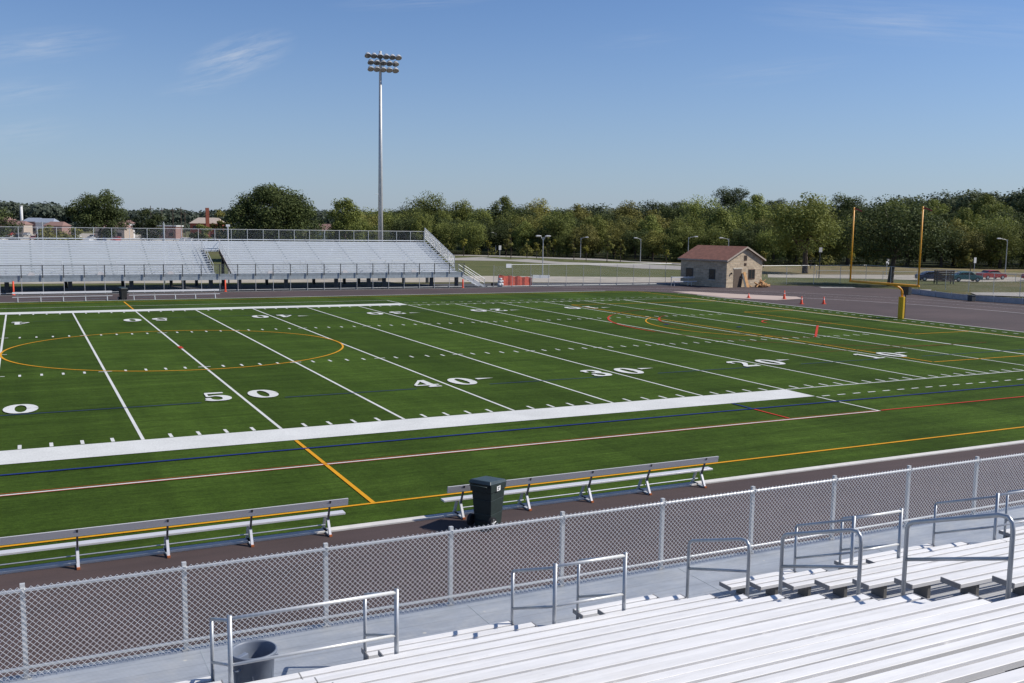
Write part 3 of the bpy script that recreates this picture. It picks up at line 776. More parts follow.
# ------------------------------------------------------------------ wheeled trash carts
def cart(loc, ang, label, mats, mark=True):
    t = thing('wheeled_trash_cart', loc, label, 'trash cart', None)
    L = lambda x, y, z: (loc[0]+rot2(x*1.03, y*1.03, ang)[0], loc[1]+rot2(x*1.03, y*1.03, ang)[1], loc[2]+z*1.12)
    # local: +y = front (away from the wheels), wheels at -y
    mm = MB()
    lv = [(.02, .22, .26), (.30, .235, .285), (.62, .255, .315), (.80, .265, .33)]
    rings = []
    for z, hx, hy in lv: rings.append([L(-hx, -hy+.04, z), L(hx, -hy+.04, z), L(hx, hy, z), L(-hx, hy, z)])
    for a, b in zip(rings[:-1], rings[1:]): mm.hexa(a, b)
    bo = mm.build('body', mats[0], t, bevel=.012)
    mm = MB(); mm.hexa([L(-.285, -.33, .80), L(.285, -.33, .80), L(.285, .345, .80), L(-.285, .345, .80)], [L(-.295, -.345, .985), L(.295, -.345, .985), L(.295, .355, .925), L(-.295, .355, .925)])
    mm.build('collar', mats[0], t, bevel=.012)
    mm = MB(); mm.hexa([L(-.31, -.40, .990), L(.31, -.40, .990), L(.31, .39, .93), L(-.31, .39, .93)], [L(-.27, -.34, 1.06), L(.27, -.34, 1.06), L(.27, .33, .995), L(-.27, .33, .995)])
    ld = mm.build('lid', mats[1], t, bevel=.015)
    mm = MB(); mm.path([L(-.22, -.36, .93), L(-.22, -.46, .955), L(.22, -.46, .955), L(.22, -.36, .93)], .016, 8); mm.build('handle', mats[0], t, smooth=True)
    for s_ in (-1, 1):
        c0, c1 = L(s_*.255, -.27, .145), L(s_*.325, -.27, .145)
        mm = MB(); mm.tube(c0, c1, .145, n=24); wh = mm.build('wheel', M['black'], t)
        d = (V(c1)-V(c0)).normalized()
        mm = MB(); mm.tube(V(c1)+d*.002, V(c1)+d*.008, .045, n=16)
        for q in range(5):
            a = 2*PI*q/5; v1 = V((0, 0, 1)); v2 = d.cross(v1)
            e = v1*math.cos(a)+v2*math.sin(a)
            mm.tube(V(c1)+d*.006+e*.03, V(c1)+d*.006+e*.105, .011, n=5)
        mm.build('hub', M['galv'], wh)
    mm = MB(); mm.tube(L(-.25, -.27, .145), L(.25, -.27, .145), .014, n=8); mm.build('axle', M['black'], t)
    if mark:
        # white paper notice on the side with a dark scrawl
        x = .306
        def Q(y, z): return L(x, y, z)
        mm = MB(); mm.quad(Q(-.10, .70+.11), Q(.06, .70+.11), Q(.06, .985-.07), Q(-.10, .985-.07)); nl = mm.build('notice', M['white'], t)
        mm = MB(); mm.quad(L(x+.003, -.07, .835), L(x+.003, -.01, .835), L(x+.003, -.01, .86), L(x+.003, -.07, .86)); mm.quad(L(x+.003, -.06, .875), L(x+.003, .03, .875), L(x+.003, .03, .895), L(x+.003, -.06, .895)); mm.build('notice_print', M['black'], nl)
    return t
# axle runs from (1.67,-12.5) to (2.0,-13.0): local +x -> (.55,-.83); front (+y) -> (.83,.55)
cart((1.96, -12.88, 0), math.atan2(-.83, .55), 'dark green wheeled trash cart casting a shadow in front of the near bench', (M['bin_green'], M['bin_lid']))
cart((.15, 61.3, 0), PI+.3, 'black wheeled trash cart between the two far team benches', (M['black'], M['bin_green']), False)

# ------------------------------------------------------------------ far grandstand
FD = 1.60; FX0, FX1 = -34.0, 37.6; FN = 16; GX0, GX1 = 10.1, 11.75
fs = thing('grandstand', (0, 72, 0), 'far grandstand of pale blue grey aluminium rows on dark steel columns', 'grandstand')
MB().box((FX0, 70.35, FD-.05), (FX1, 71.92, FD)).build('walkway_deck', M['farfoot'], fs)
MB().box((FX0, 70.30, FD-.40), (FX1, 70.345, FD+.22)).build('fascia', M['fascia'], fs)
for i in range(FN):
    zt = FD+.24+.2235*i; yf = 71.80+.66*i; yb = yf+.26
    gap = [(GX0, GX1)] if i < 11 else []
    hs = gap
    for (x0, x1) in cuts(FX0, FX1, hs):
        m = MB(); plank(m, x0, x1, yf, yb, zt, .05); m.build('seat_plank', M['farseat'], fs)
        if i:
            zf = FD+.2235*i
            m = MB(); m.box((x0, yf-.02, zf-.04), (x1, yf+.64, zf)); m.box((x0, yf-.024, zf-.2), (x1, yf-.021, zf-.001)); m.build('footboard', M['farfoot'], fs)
# section joints: slim cover strips climbing the rows, and aisles
x = FX0+1.2
while x < FX1-1:
    if not GX0-.5 < x < GX1+.5:
        m = MB()
        for i in range(FN):
            m.box((x, 71.795+.66*i, FD+.19+.2235*i), (x+.16, 72.065+.66*i, FD+.25+.2235*i))
        m.build('joint_strip', M['fascia'], fs)
    x += 3.66
for k, x in enumerate([-31, -25.5, -20, -14.5, -9.5, -4.0, 1.6, 6.6, 9.3, 12.2, 17.1, 22.6, 26.3, 28.1, 33.8, 36.9]):
    if x > 37: continue
    MB().box((x, 70.8, -.01), (x+.38, 71.1, FD-.05)).build('column', M['steel_dark'], fs)
    MB().box((x, 79.9, -.01), (x+.3, 80.2, FD+.2235*12-.4)).build('column', M['steel_dark'], fs)
    MB().hexa([(x+.05, 71.9, FD-.45), (x+.2, 71.9, FD-.45), (x+.2, 82.3, 4.45), (x+.05, 82.3, 4.45)], [(x+.05, 71.9, FD-.1), (x+.2, 71.9, FD-.1), (x+.2, 82.3, 4.75), (x+.05, 82.3, 4.75)]).build('raker_beam', M['steel_dark'], fs)
# stringer under the right end, stepped skirt
m = MB()
for i in range(FN):
    m.box((FX1, 71.8+.66*i, FD+.2235*i-.35), (FX1+.05, 71.8+.66*(i+1), FD+.2235*i+.02))
m.build('end_stringer', M['bracket'], fs)
# vomitory side walls and rails
for x, lbl in ((GX0-.03, 0), (GX1, 1)):
    m = MB(); m.hexa([(x, 71.9, FD-.02), (x+.03, 71.9, FD-.02), (x+.03, 79.0, FD+.2235*10.9-.35), (x, 79.0, FD+.2235*10.9-.35)], [(x, 71.9, FD+.25), (x+.03, 71.9, FD+.25), (x+.03, 79.0, FD+.2235*10.9+.15), (x, 79.0, FD+.2235*10.9+.15)]); m.build('opening_side_wall', M['brown'] if lbl else M['bracket'], fs)
    xo = x-.12 if not lbl else x+.14
    m = MB(); m.path([(xo, 71.9, FD), (xo, 71.9, FD+1.1), (xo, 79.1, FD+2.43+1.1), (xo, 79.1, FD+2.43)], .03, 6); m.tube((xo, 71.9, FD+.6), (xo, 79.1, FD+2.43+.6), .025, n=6)
    for q in (.25, .5, .75): yy = 71.9+7.2*q; m.tube((xo, yy, FD+2.43*q), (xo, yy, FD+2.43*q+1.1), .025, n=6)
    m.build('opening_rail', M['galv'], fs)
MB().box((GX0-.03, 79.1, FD+2.3), (GX1+.03, 79.14, FD+3.4)).build('opening_head_panel', M['farseat'], fs)
# grandstand fences
f1 = thing('chain_link_fence', (0, 70.27, 0), 'chain link fence along the front of the far grandstand deck', 'fence')
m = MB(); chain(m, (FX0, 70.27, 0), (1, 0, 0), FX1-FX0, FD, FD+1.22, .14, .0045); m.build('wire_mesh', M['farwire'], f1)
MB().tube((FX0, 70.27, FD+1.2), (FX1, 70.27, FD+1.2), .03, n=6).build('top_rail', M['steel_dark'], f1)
MB().tube((FX0, 70.27, .14), (FX1, 70.27, .14), .03, n=6).build('bottom_rail', M['galv'], f1)
for k in range(-14, 26):
    x = -8.03+1.83*k
    if FX0 < x < FX1+.2:
        MB().tube((x, 70.2, FD), (x, 70.2, FD+1.24), .045, n=6).build('post', M['steel_dark'], f1)
        MB().tube((x, 70.2, 0), (x, 70.2, FD-.002), .026, n=6).build('lower_post', M['galv'], f1)
f2 = thing('chain_link_fence', (0, 82.6, 5.1), 'chain link fence along the top back row of the far grandstand', 'fence')
zb = FD+.2235*15+.05
m = MB(); chain(m, (FX0, 82.62, 0), (1, 0, 0), FX1-FX0, zb, zb+1.3, .14, .0030); m.build('wire_mesh', M['farwire'], f2)
MB().tube((FX0, 82.62, zb+1.3), (FX1, 82.62, zb+1.3), .026, n=6).build('top_rail', M['galv'], f2)
MB().tube((FX0, 82.62, zb+.1), (FX1, 82.62, zb+.1), .05, n=6).build('bottom_rail', M['galv'], f2)
k = 0; x = FX1
while x > FX0:
    MB().tube((x, 82.57, zb-.3), (x, 82.57, zb+1.33), .03, n=6).build('post', M['galv'], f2); x -= 1.83
f3 = thing('chain_link_fence', (FX1+.1, 77, 2), 'sloping chain link fence down the right end of the far grandstand', 'fence')
sl = .2235/.66
m = MB(); chain(m, (FX1+.1, 73.0, 0), (0, 1, 0), 9.6, FD+.6, FD+1.9, .12, .0065, slope=sl); m.build('wire_mesh', M['wire'], f3)
for dz in (1.9, .6): MB().tube((FX1+.1, 73.0, FD+dz), (FX1+.1, 82.6, FD+dz+9.6*sl), .035, n=6).build('rail', M['galv'], f3)
for q in range(6):
    y = 73.0+q*1.92; MB().tube((FX1+.1, y, FD+(y-73)*sl), (FX1+.1, y, FD+1.92+(y-73)*sl), .038, n=6).build('post', M['galv'], f3)
# end stairs
stt = thing('staircase', (39, 71, 0), 'aluminium staircase with handrails at the right end of the far grandstand', 'stairs')
for y in (70.35, 71.75):
    MB().hexa([(37.66, y, FD-.28), (37.66, y+.06, FD-.28), (40.3, y+.06, -.0), (40.3, y, -.0)], [(37.66, y, FD), (37.66, y+.06, FD), (40.6, y+.06, .12), (40.6, y, .12)]).build('stringer', M['galv'], stt)
    m = MB(); m.path([(37.7, y, FD), (37.7, y, FD+1.0), (40.4, y, 1.0), (40.4, y, .05)], .035, 6); m.tube((37.7, y, FD+.5), (40.4, y, .5), .03, n=6); m.tube((39.05, y, .8), (39.05, y, 1.9), .03, n=6); m.build('handrail', M['galv'], stt)
for k in range(8):
    MB().box((37.72+.33*k, 70.42, FD-.2*(k+1)-.03), (38.02+.33*k, 71.74, FD-.2*(k+1))).build('tread', M['farseat'], stt)
# small rails / bay frames at the front rows of the far stand
for k, x in enumerate([-6.2, -1.2, 3.4, 6.2, 17.6, 20.0, 27.4, 30.0]):
    g = thing('guard_rail', (x, 72, FD), 'thin pipe guard rail standing in the front rows of the far grandstand', 'guard rail', 'pipe guard rails in the far grandstand front rows')
    MB().path([(x, 71.7, FD), (x, 71.7, FD+1.0), (x, 73.1, FD+1.45), (x, 73.1, FD+.5)], .028, 6).build('hoop', M['galv'], g)
    MB().path([(x+1.8, 71.7, FD), (x+1.8, 71.7, FD+1.0), (x+1.8, 73.1, FD+1.45), (x+1.8, 73.1, FD+.5)], .028, 6).build('hoop', M['galv'], g)
    MB().tube((x, 73.1, FD+1.44), (x+1.8, 73.1, FD+1.44), .028, n=6).build('cross_rail', M['galv'], g)
for k, x in enumerate([-7.6, -1.4, 5.2, 15.4, 23.6, 31.7]):
    o = MB().hexa([(x, 71.55, FD), (x+.9, 71.55, FD), (x+.9, 71.6, FD), (x, 71.6, FD)], [(x+.25, 71.75, FD+.45), (x+.6, 71.75, FD+.45), (x+.6, 71.79, FD+.45), (x+.25, 71.79, FD+.45)]).build('row_end_plate', M['grey_panel'], fs)

# ------------------------------------------------------------------ floodlight mast
px, py = 33.2, 86.5
t = thing('floodlight_mast', (px, py, 0), 'tall tapering floodlight mast with three rows of lamps behind the far grandstand', 'floodlight')
MB().tube((px, py, -.1), (px, py, 28.6), .36, .15, n=16).build('pole', M['pole'], t, smooth=True)
MB().tube((px-.75, py-.15, 10.9), (px, py-.15, 10.9), .03, n=6).build('bracket', M['galv'], t)
aa = V((.99, -.10, 0)).normalized(); nn = V((-.10, -.99, 0))
for r, (z, cnt, off) in enumerate([(28.05, 6, 0), (27.25, 5, .03), (26.45, 5, 0)]):
    c = V((px+.28, py, z))+nn*.22
    hw = 1.95 if cnt == 6 else 1.58
    MB().tube(c-aa*hw, c+aa*hw, .055, n=8).build('crossarm', M['lampgrey'], t)
    for k in range(cnt):
        s_ = -hw+2*hw*k/(cnt-1)
        p = c+aa*s_+nn*.12+V((0, 0, -.02))
        ax = (nn*.55+V((0, 0, -.84))).normalized()
        lm = MB().lathe(p, [(0, -.28), (.14, -.25), (.25, -.14), (.37, .10), (.41, .22), (.425, .23), (.39, .24)], 18, axis=ax).build('lamp_head', M['lampgrey'], t, smooth=True)
        MB().lathe(p+ax*.20, [(0, 0), (.375, 0)], 18, axis=ax).build('lens', M['lampglass'], lm)
        # visor on the upper half of each lamp
        MB().path([c+aa*s_, p-ax*.2], .035, 6).build('yoke', M['lampgrey'], lm)
MB().box((px-.28, py-.62, 1.2), (px+.28, py-.37, 2.6)).build('control_box', M['lampgrey'], t)

# ------------------------------------------------------------------ goal post
gx, gy = 57.2, 24.4; cx_, cyc = 55.9, 25.3
t = thing('goal_post', (gx, gy, 0), 'yellow goal post with padded base at the right end of the field', 'goal post')
m = MB(); n = 8
m.hexa([(gx+.27*math.cos(a), gy+.27*math.sin(a), .02) for a in [2*PI*k/n+.39 for k in range(n)]], [(gx+.27*math.cos(a), gy+.27*math.sin(a), 1.85) for a in [2*PI*k/n+.39 for k in range(n)]])
m.build('base_pad', M['pad'], t, bevel=.02)
pts = [(gx, gy, 1.86), (gx, gy, 2.2)]
for k in range(1, 9):
    a = k/8*PI/2; pts.append((gx-(gx-cx_)*(1-math.cos(a)), gy+(cyc-gy)*(1-math.cos(a)), 2.2+.72*math.sin(a)))
m = MB(); m.path(pts, .085, 12); m.build('gooseneck', M['goal'], t, smooth=True)
MB().tube((cx_, cyc-3.66, 2.90), (cx_, cyc+3.66, 2.90), .10, n=12).build('crossbar', M['goal'], t, smooth=True)
for s_ in (-1, 1):
    y = cyc+s_*3.6; yt = y+.02
    MB().tube((cx_, y, 2.9), (cx_, yt, 9.2), .07, n=10).build('upright', M['goal'], t, smooth=True)
    m = MB(); m.quad((cx_, yt, 9.17), (cx_+.05, yt-.3, 9.10), (cx_+.02, yt-.3, 8.98), (cx_, yt, 9.03)); m.quad((cx_+.05, yt-.3, 9.10), (cx_+.12, yt-.8, 8.92), (cx_+.1, yt-.82, 8.80), (cx_+.02, yt-.3, 8.98))
    m.build('wind_ribbon', M['ribbon'], t)
t = thing('equipment_box', (57.6, 24.5, 0), 'dark box raised on a post right behind the goal post pad', 'box')
bxp = (57.85, 24.62)
MB().box((bxp[0]-.2, bxp[1]-.42, 1.98), (bxp[0]+.2, bxp[1]+.36, 2.85)).build('cabinet', M['steel_dark'], t, bevel=.03)
MB().tube((bxp[0], bxp[1], 0), (bxp[0], bxp[1], 1.98), .05, n=8).build('post', M['steel_dark'], t)

# ------------------------------------------------------------------ cones and markers
def cone(x, y, h, label):
    t = thing('traffic_cone', (x, y, 0), label, 'cone', 'orange cones standing on the track')
    MB().box((x-.19, y-.19, 0), (x+.19, y+.19, .035)).build('base', M['cone'], t)
    MB().lathe((x, y, .035), [(.15, 0), (.03, h), (0, h)], 16).build('body', M['cone'], t, smooth=True)
    r0 = .15-.12*.55; r1 = .15-.12*.75
    MB().lathe((x, y, .035), [(r0+.004, h*.60), (r1+.004, h*.70)], 16).build('reflective_band', M['white'], t)
cone(63.3, 45.2, .88, 'tallest orange cone on the track, behind the far corner of the turf')
cone(60.3, 39.4, .72, 'orange cone on the track left of the goal post, middle of the three')
cone(62.6, 38.8, .68, 'orange cone on the track nearest the goal post')
cone(60.5, 47.5, .45, 'low orange cone on the pinkish concrete apron')
def marker(x, y, h, label):
    t = thing('marker_post', (x, y, 0), label, 'marker post', 'red orange marker posts by the far stand')
    MB().lathe((x, y, 0), [(.16, 0), (.16, .05), (.075, .09)], 14).build('base', M['cone'], t)
    MB().lathe((x, y, .05), [(.085, 0), (.075, h), (0, h+.02)], 14).build('tube', M['cone'], t, smooth=True)
marker(-8.75, 69.9, 1.25, 'red orange marker post under the left part of the far grandstand')
marker(10.75, 69.9, 1.15, 'red orange marker post below the stair opening of the far grandstand')
marker(37.4, 69.8, .95, 'red orange marker post beside the staircase of the far grandstand')

# ------------------------------------------------------------------ field fence to the right of the far stand
f4 = thing('chain_link_fence', (55, 70.4, 0), 'tall chain link fence with bright top rail between the far stand and the stone hut', 'fence')
m = MB(); chain(m, (41.5, 70.4, 0), (1, 0, 0), 27.6, .05, 2.45, .16, .0034); m.build('wire_mesh', M['farwire'], f4)
MB().tube((43.4, 70.4, 2.62), (69.2, 70.4, 2.62), .034, n=6).build('top_rail', M['galv'], f4)
MB().tube((40.8, 70.4, .08), (69.2, 70.4, .08), .03, n=6).build('bottom_rail', M['galv'], f4)
for k in range(12):
    x = 41.6+2.44*k; MB().tube((x, 70.35, 0), (x, 70.35, 2.6), .024, n=6).build('post', M['grey_panel'], f4)
MB().box((43.2, 70.33, 2.25), (43.9, 70.37, 2.72)).build('sign_plate', M['white'], f4)
def fence_line(pts, h, label, pitch=.2, sp=3.0, r=.005):
    p0 = V((*pts[0], 0)); t = thing('chain_link_fence', p0, label, 'fence')
    m = MB(); rl_ = MB()
    for a, b in zip(pts[:-1], pts[1:]):
        A = V((b[0]-a[0], b[1]-a[1], 0)); L = A.length; A.normalize()
        chain(m, (a[0], a[1], 0), A, L, .05, h-.03, pitch, r)
        rl_.tube((a[0], a[1], h), (b[0], b[1], h), .035, n=6)
        n = max(1, round(L/sp))
        for k in range(n+(1 if b is pts[-1] else 0)):
            q = V((a[0], a[1], 0))+A*(L*k/n); MB().tube(q, q+V((0, 0, h+.03)), .032, n=6).build('post', M['galv'], t)
    m.build('wire_mesh', M['farwire'], t); rl_.build('top_rail', M['galv'], t)
fence_line([(77.5, 66), (96.5, 66), (95.5, 52), (93.2, 40), (95.5, 22), (97, -10)], 2.5, 'chain link fence behind the track curve to the right of the stone hut', .22, 4.5, .005)
fence_line([(97, 76), (150, 50)], 1.3, 'low chain link fence along the gravel road at the far right', .25, 5, .005)
# low grey barrier
t = thing('low_barrier', (82, 41, 0), 'low grey panelled barrier along the outside of the track curve', 'barrier')
wp = [V((85.4, 49.0, 0)), V((84.4, 46.2, 0)), V((83.5, 43.3, 0)), V((82.6, 40.4, 0)), V((82.3, 38.2, 0)), V((82.9, 35.4, 0)), V((83.6, 32.6, 0)), V((84.3, 29.8, 0)), V((85.0, 27.0, 0))]
for k in range(8):
    a = wp[k]; b = wp[k].lerp(wp[k+1], .985)
    MB().hexa([a, b, b+V((.06, -.02, 0)), a+V((.06, -.02, 0))], [a+V((0, 0, .6)), b+V((0, 0, .6)), b+V((.06, -.02, .6)), a+V((.06, -.02, .6))]).build('panel', M['grey_panel'], t)
    MB().tube(a+V((-.04, 0, 0)), a+V((-.04, 0, .7)), .04, n=6).build('post', M['galv'], t)
t = thing('equipment_box', (81.6, 37.1, 0), 'small black box at the end of the low grey barrier', 'box')
MB().box((81.3, 36.8, 0), (81.9, 37.3, .58)).build('case', M['steel_dark'], t, bevel=.04); MB().box((81.25, 36.75, .585), (81.95, 37.35, .66)).build('lid', M['steel_dark'], t, bevel=.02)

# low aluminium players' bench left of the hut
t = thing('bleacher_bench', (66.3, 67.0, 0), 'white two-rail bench standing in front of the stone hut', 'bench')
MB().box((64.6, 66.95, 1.02), (68.1, 67.2, 1.14)).build('top_plank', M['bench'], t); MB().box((64.6, 66.4, .52), (68.0, 66.7, .62)).build('seat_plank', M['bench'], t)
for x in (64.7, 67.3):
    MB().tube((x, 67.25, 0), (x, 67.25, 1.2), .04, n=6).build('leg', M['galv'], t); MB().tube((x, 66.55, 0), (x, 66.55, .52), .035, n=6).build('leg', M['galv'], t); MB().tube((x, 66.55, .4), (x, 67.25, .4), .03, n=6).build('brace', M['galv'], t)

# orange barrier and bags by the stairs
t = thing('plastic_barrier', (44.5, 70.9, 0), 'orange red plastic barrier lying against the fence right of the staircase', 'barrier')
m = MB()
segs = 14
for k in range(segs):
    x0 = 42.5+4.4*k/segs; x1 = 42.5+4.4*(k+1)/segs
    h0 = 1.35-.28*(k/segs)+.06*math.sin(k*1.7); h1 = 1.35-.28*((k+1)/segs)+.06*math.sin((k+1)*1.7)
    y0 = 70.9+.05*math.sin(k*2.1); y1 = 70.9+.05*math.sin((k+1)*2.1)
    m.hexa([(x0, y0, .1), (x1, y1, .1), (x1, y1+.05, .1), (x0, y0+.05, .1)], [(x0, y0, h0), (x1, y1, h1), (x1, y1+.05, h1), (x0, y0+.05, h0)])
m.build('mesh_sheet', M['barrier'], t)
for x in (42.5, 46.9): MB().tube((x, 70.98, 0), (x, 70.98, 1.45), .03, n=6).build('stake', M['galv'], t)
t = thing('pale_banner', (49, 70.9, 0), 'white banner sheet tied to the fence beside the orange barrier', 'banner')
MB().hexa([(47.0, 70.75, .95), (49.3, 70.75, .95), (49.3, 70.78, .95), (47.0, 70.78, .95)], [(47.0, 70.75, 1.35), (49.3, 70.75, 1.3), (49.3, 70.78, 1.3), (47.0, 70.78, 1.35)]).build('sheet', M['white'], t)
MB().tube((47.0, 70.8, 0), (47.0, 70.8, 1.4), .03, n=6).build('stake', M['galv'], t)
t = thing('sack_pile', (42.4, 70.3, 0), 'pile of pale sacks on a dark crate at the left end of the orange barrier', 'sacks')
m = MB()
for k, (dx, dz, r) in enumerate([(0, .28, .28), (.3, .3, .26), (.1, .62, .25), (.35, .65, .2), (.18, .92, .2)]):
    m.lathe((42.4+dx, 70.55, dz), [(0, -r*.75), (r*.6, -r*.65), (r, -.1), (r*.95, .12), (r*.55, r*.62), (0, r*.7)], 12)
m.build('sacks', M['bldg_white'], t, smooth=True)
MB().box((41.5, 70.45, 0), (42.1, 70.9, .45)).build('crate', M['black'], t, bevel=.02)

# ------------------------------------------------------------------ stone hut
hx0, hx1, hy0, hy1 = 69.55, 76.5, 62.54, 70.0; he, hp = 3.42, 4.95
hut_before = set(bpy.data.objects)
t = thing('stone_hut', (hx0, hy0, 0), 'small tan stone hut with red brown gable roof beside the track', 'building')
xm = (hx0+hx1)/2
m = MB(); m.hexa([(hx0, hy0, -.02), (hx1, hy0, -.02), (hx1, hy1, -.02), (hx0, hy1, -.02)], [(hx0, hy0, he), (hx1, hy0, he), (hx1, hy1, he), (hx0, hy1, he)])
m.hexa([(hx0, hy0, he), (hx1, hy0, he), (xm, hy0, hp-.12)], [(hx0, hy1, he), (hx1, hy1, he), (xm, hy1, hp-.12)])
wall = m.build('wall', M['stone'], t)
sl_ = (hp-he)/(xm-hx0); ov = .32
rf = MB()
for s_ in (-1, 1):
    xe = xm+s_*(xm-hx0+ov); ze = he-ov*sl_
    a = [(xm, hy0-.3, hp), (xe, hy0-.3, ze), (xe, hy1+.3, ze), (xm, hy1+.3, hp)]
    b = [(x, y, z_+.10) for x, y, z_ in a]
    rf.hexa(a, b)
rf.build('roof', M['roof'], t)
tr = MB()
for s_ in (-1, 1):
    xe = xm+s_*(xm-hx0+ov); ze = he-ov*sl_
    tr.hexa([(xm, hy0-.34, hp-.10), (xe, hy0-.34, ze-.10), (xe, hy0-.305, ze-.10), (xm, hy0-.305, hp-.10)], [(xm, hy0-.34, hp+.10), (xe, hy0-.34, ze+.10), (xe, hy0-.305, ze+.10), (xm, hy0-.305, hp+.10)])
    tr.box((xe-.02 if s_ < 0 else xe, hy0-.3, ze-.08), (xe if s_ < 0 else xe+.02, hy1+.3, ze+.09))
tr.build('barge_board', M['bldg_tan'], t)
d = MB().box((70.9, hy0-.03, 0), (72.4, hy0+.02, 2.25)).build('door', M['door_brown'], t); MB().box((72.2, hy0-.07, 1.0), (72.27, hy0-.033, 1.12)).build('handle', M['galv'], d)
MB().box((70.8, hy0-.05, 2.26), (72.5, hy0+.02, 2.42)).build('lintel', M['fasciaw'], t)
def win_y(x0, x1, z0, z1):
    w_ = MB().box((x0, hy0-.045, z0), (x1, hy0+.01, z1)).build('window', M['brown'], t); MB().box((x0+.07, hy0-.05, z0+.07), ((x0+x1)/2-.03, hy0-.046, z1-.07)).box(((x0+x1)/2+.03, hy0-.05, z0+.07), (x1-.07, hy0-.046, z1-.07)).build('pane', M['dark_glass'], w_)
win_y(73.75, 75.05, .95, 2.2); win_y(72.8, 73.35, 3.3, 3.95); win_y(72.87, 73.3, 2.65, 3.0)
for y0, y1 in ((64.3, 65.3), (67.9, 69.1)):
    w_ = MB().box((hx0-.045, y0, .9), (hx0+.01, y1, 2.2)).build('window', M['steel_dark'], t); MB().box((hx0-.05, y0+.08, .98), (hx0-.046, y1-.08, 2.12)).build('pane', M['dark_glass'], w_)
    MB().box((hx0-.1, y0-.08, .78), (hx0+.01, y1+.08, .89)).build('sill', M['fasciaw'], t)
MB().lathe((70.35, hy0-.12, 1.75), [(0, .12), (.1, .08), (.12, 0), (.06, -.12), (0, -.13)], 12).build('wall_lamp', M['black'], t)
t.rotation_euler = (0, 0, math.radians(12))
# boards leaning and rubble by the hut
DX, DY = .5, .42
t = thing('leaning_boards', (72.6, 62.2, 0), 'raw timber boards leaning beside the hut door', 'boards')
m = MB(); m.hexa([(72.75, 62.5, 0), (73.25, 62.6, 0), (73.25, 62.66, 0), (72.75, 62.56, 0)], [(72.5, 62.98, 1.9), (72.95, 63.08, 1.9), (72.95, 63.14, 1.9), (72.5, 63.04, 1.9)]); m.build('board', M['wood'], t)
m = MB(); m.hexa([(72.4, 62.4, 0), (72.7, 62.46, 0), (72.7, 62.51, 0), (72.4, 62.45, 0)], [(72.25, 62.9, 1.6), (72.45, 62.94, 1.6), (72.45, 62.99, 1.6), (72.25, 62.95, 1.6)]); m.build('board', M['steel_dark'], t)
t = thing('scrap_pile', (74.3, 61.3, 0), 'low pile of broken timber and rubble outside the hut window', 'scrap pile')
rr = random.Random(5); m = MB()
for k in range(26):
    x = 75.0+rr.gauss(0, .75); y = 62.2+rr.gauss(0, .35); h = max(.08, .75-abs(x-75.0)*.5)*rr.random()
    a = rr.random()*PI; L_ = .3+rr.random()*.9; dx, dy = math.cos(a)*L_/2, math.sin(a)*L_/2*.5
    m.tube((x-dx, y-dy, h*.6), (x+dx, y+dy, h+.1+rr.random()*.2), .05+rr.random()*.05, n=4)
m.build('timber_scrap', M['wood'], t)
m = MB()
for k in range(16):
    x = 75+rr.gauss(0, .6); y = 62.3+rr.gauss(0, .3); s_ = .1+rr.random()*.16
    m.lathe((x, y, s_*.6), [(0, -s_), (s_, -s_*.2), (s_*.8, s_*.5), (0, s_)], 6)
m.build('rubble', M['rubble'], t)

# ------------------------------------------------------------------ street lamps
def lamp(x, y, h, heads, label, rh=1.3, r=.07):
    t = thing('street_lamp', (x, y, 0), label, 'street lamp', 'pole lamps around the grounds')
    MB().tube((x, y, 0), (x, y, h), r*1.2, r*.8, n=8).build('pole', M['pole'], t)
    for s_ in heads:
        d = V((.895, -.445, 0))*s_
        p1 = V((x, y, h))+d*rh+V((0, 0, .15))
        MB().path([V((x, y, h-.5)), V((x, y, h-.05))+d*.25, p1], .05, 6).build('arm', M['pole'], t)
        q = p1
        a = d.normalized()
        MB().path([q-a*.1, q+a*.15, q+a*.6, q+a*.75], [.04, .12, .12, .04], 8).build('lamp_head', M['bldg_white'], t)
lamp(97.0, 186.0, 5.2, [-1], 'pole lamp against the trees nearest the far grandstand', .5, .12)
lamp(60.0, 92.5, 5.6, [-1, 1], 'pole lamp with two heads behind the fence gate', .35)
lamp(107.0, 161.7, 4.6, [1], 'pole lamp left of the centre of the tree line', 1.0)
lamp(109.6, 141.1, 4.8, [-1], 'pole lamp midway between the double-headed lamp and the hut', .8)
lamp(115.8, 132.8, 5.3, [1], 'pole lamp behind the left half of the hut roof', 1.2)
lamp(118.2, 122.8, 5.2, [-1], 'pole lamp behind the right half of the hut roof', 1.2)
lamp(150.8, 85.3, 6.0, [-1], 'pole lamp at the far right near the red cars', 1.2)
lamp(140.0, 62.0, 9.6, [-1], 'pole lamp arm reaching in from the right edge', 2.0)
lamp(-5.6, 96.1, 6.7, [0], 'thin pole lamp behind the left part of the far grandstand', .3)
lamp(6.8, 85.6, 6.9, [0], 'thick white pole lamp behind the far grandstand middle', .3, .12)
t = thing('pole_box', (13.7, 84.0, 0), 'white pole with box head left of the large round tree', 'pole')
MB().tube((13.7, 84, 0), (13.7, 84, 6.6), .08, n=8).build('pole', M['bldg_white'], t); MB().box((13.5, 83.9, 6.6), (13.95, 84.1, 6.85)).build('box_head', M['bldg_white'], t)
t = thing('sign_post', (100.0, 78.6, 0), 'dark slim pole with a small square sign in the meadow', 'sign')
MB().tube((100, 78.6, 0), (100, 78.6, 4.3), .06, n=6).build('pole', M['steel_dark'], t); MB().box((99.7, 78.5, 3.9), (100.3, 78.55, 4.6)).build('plate', M['grey_panel'], t)
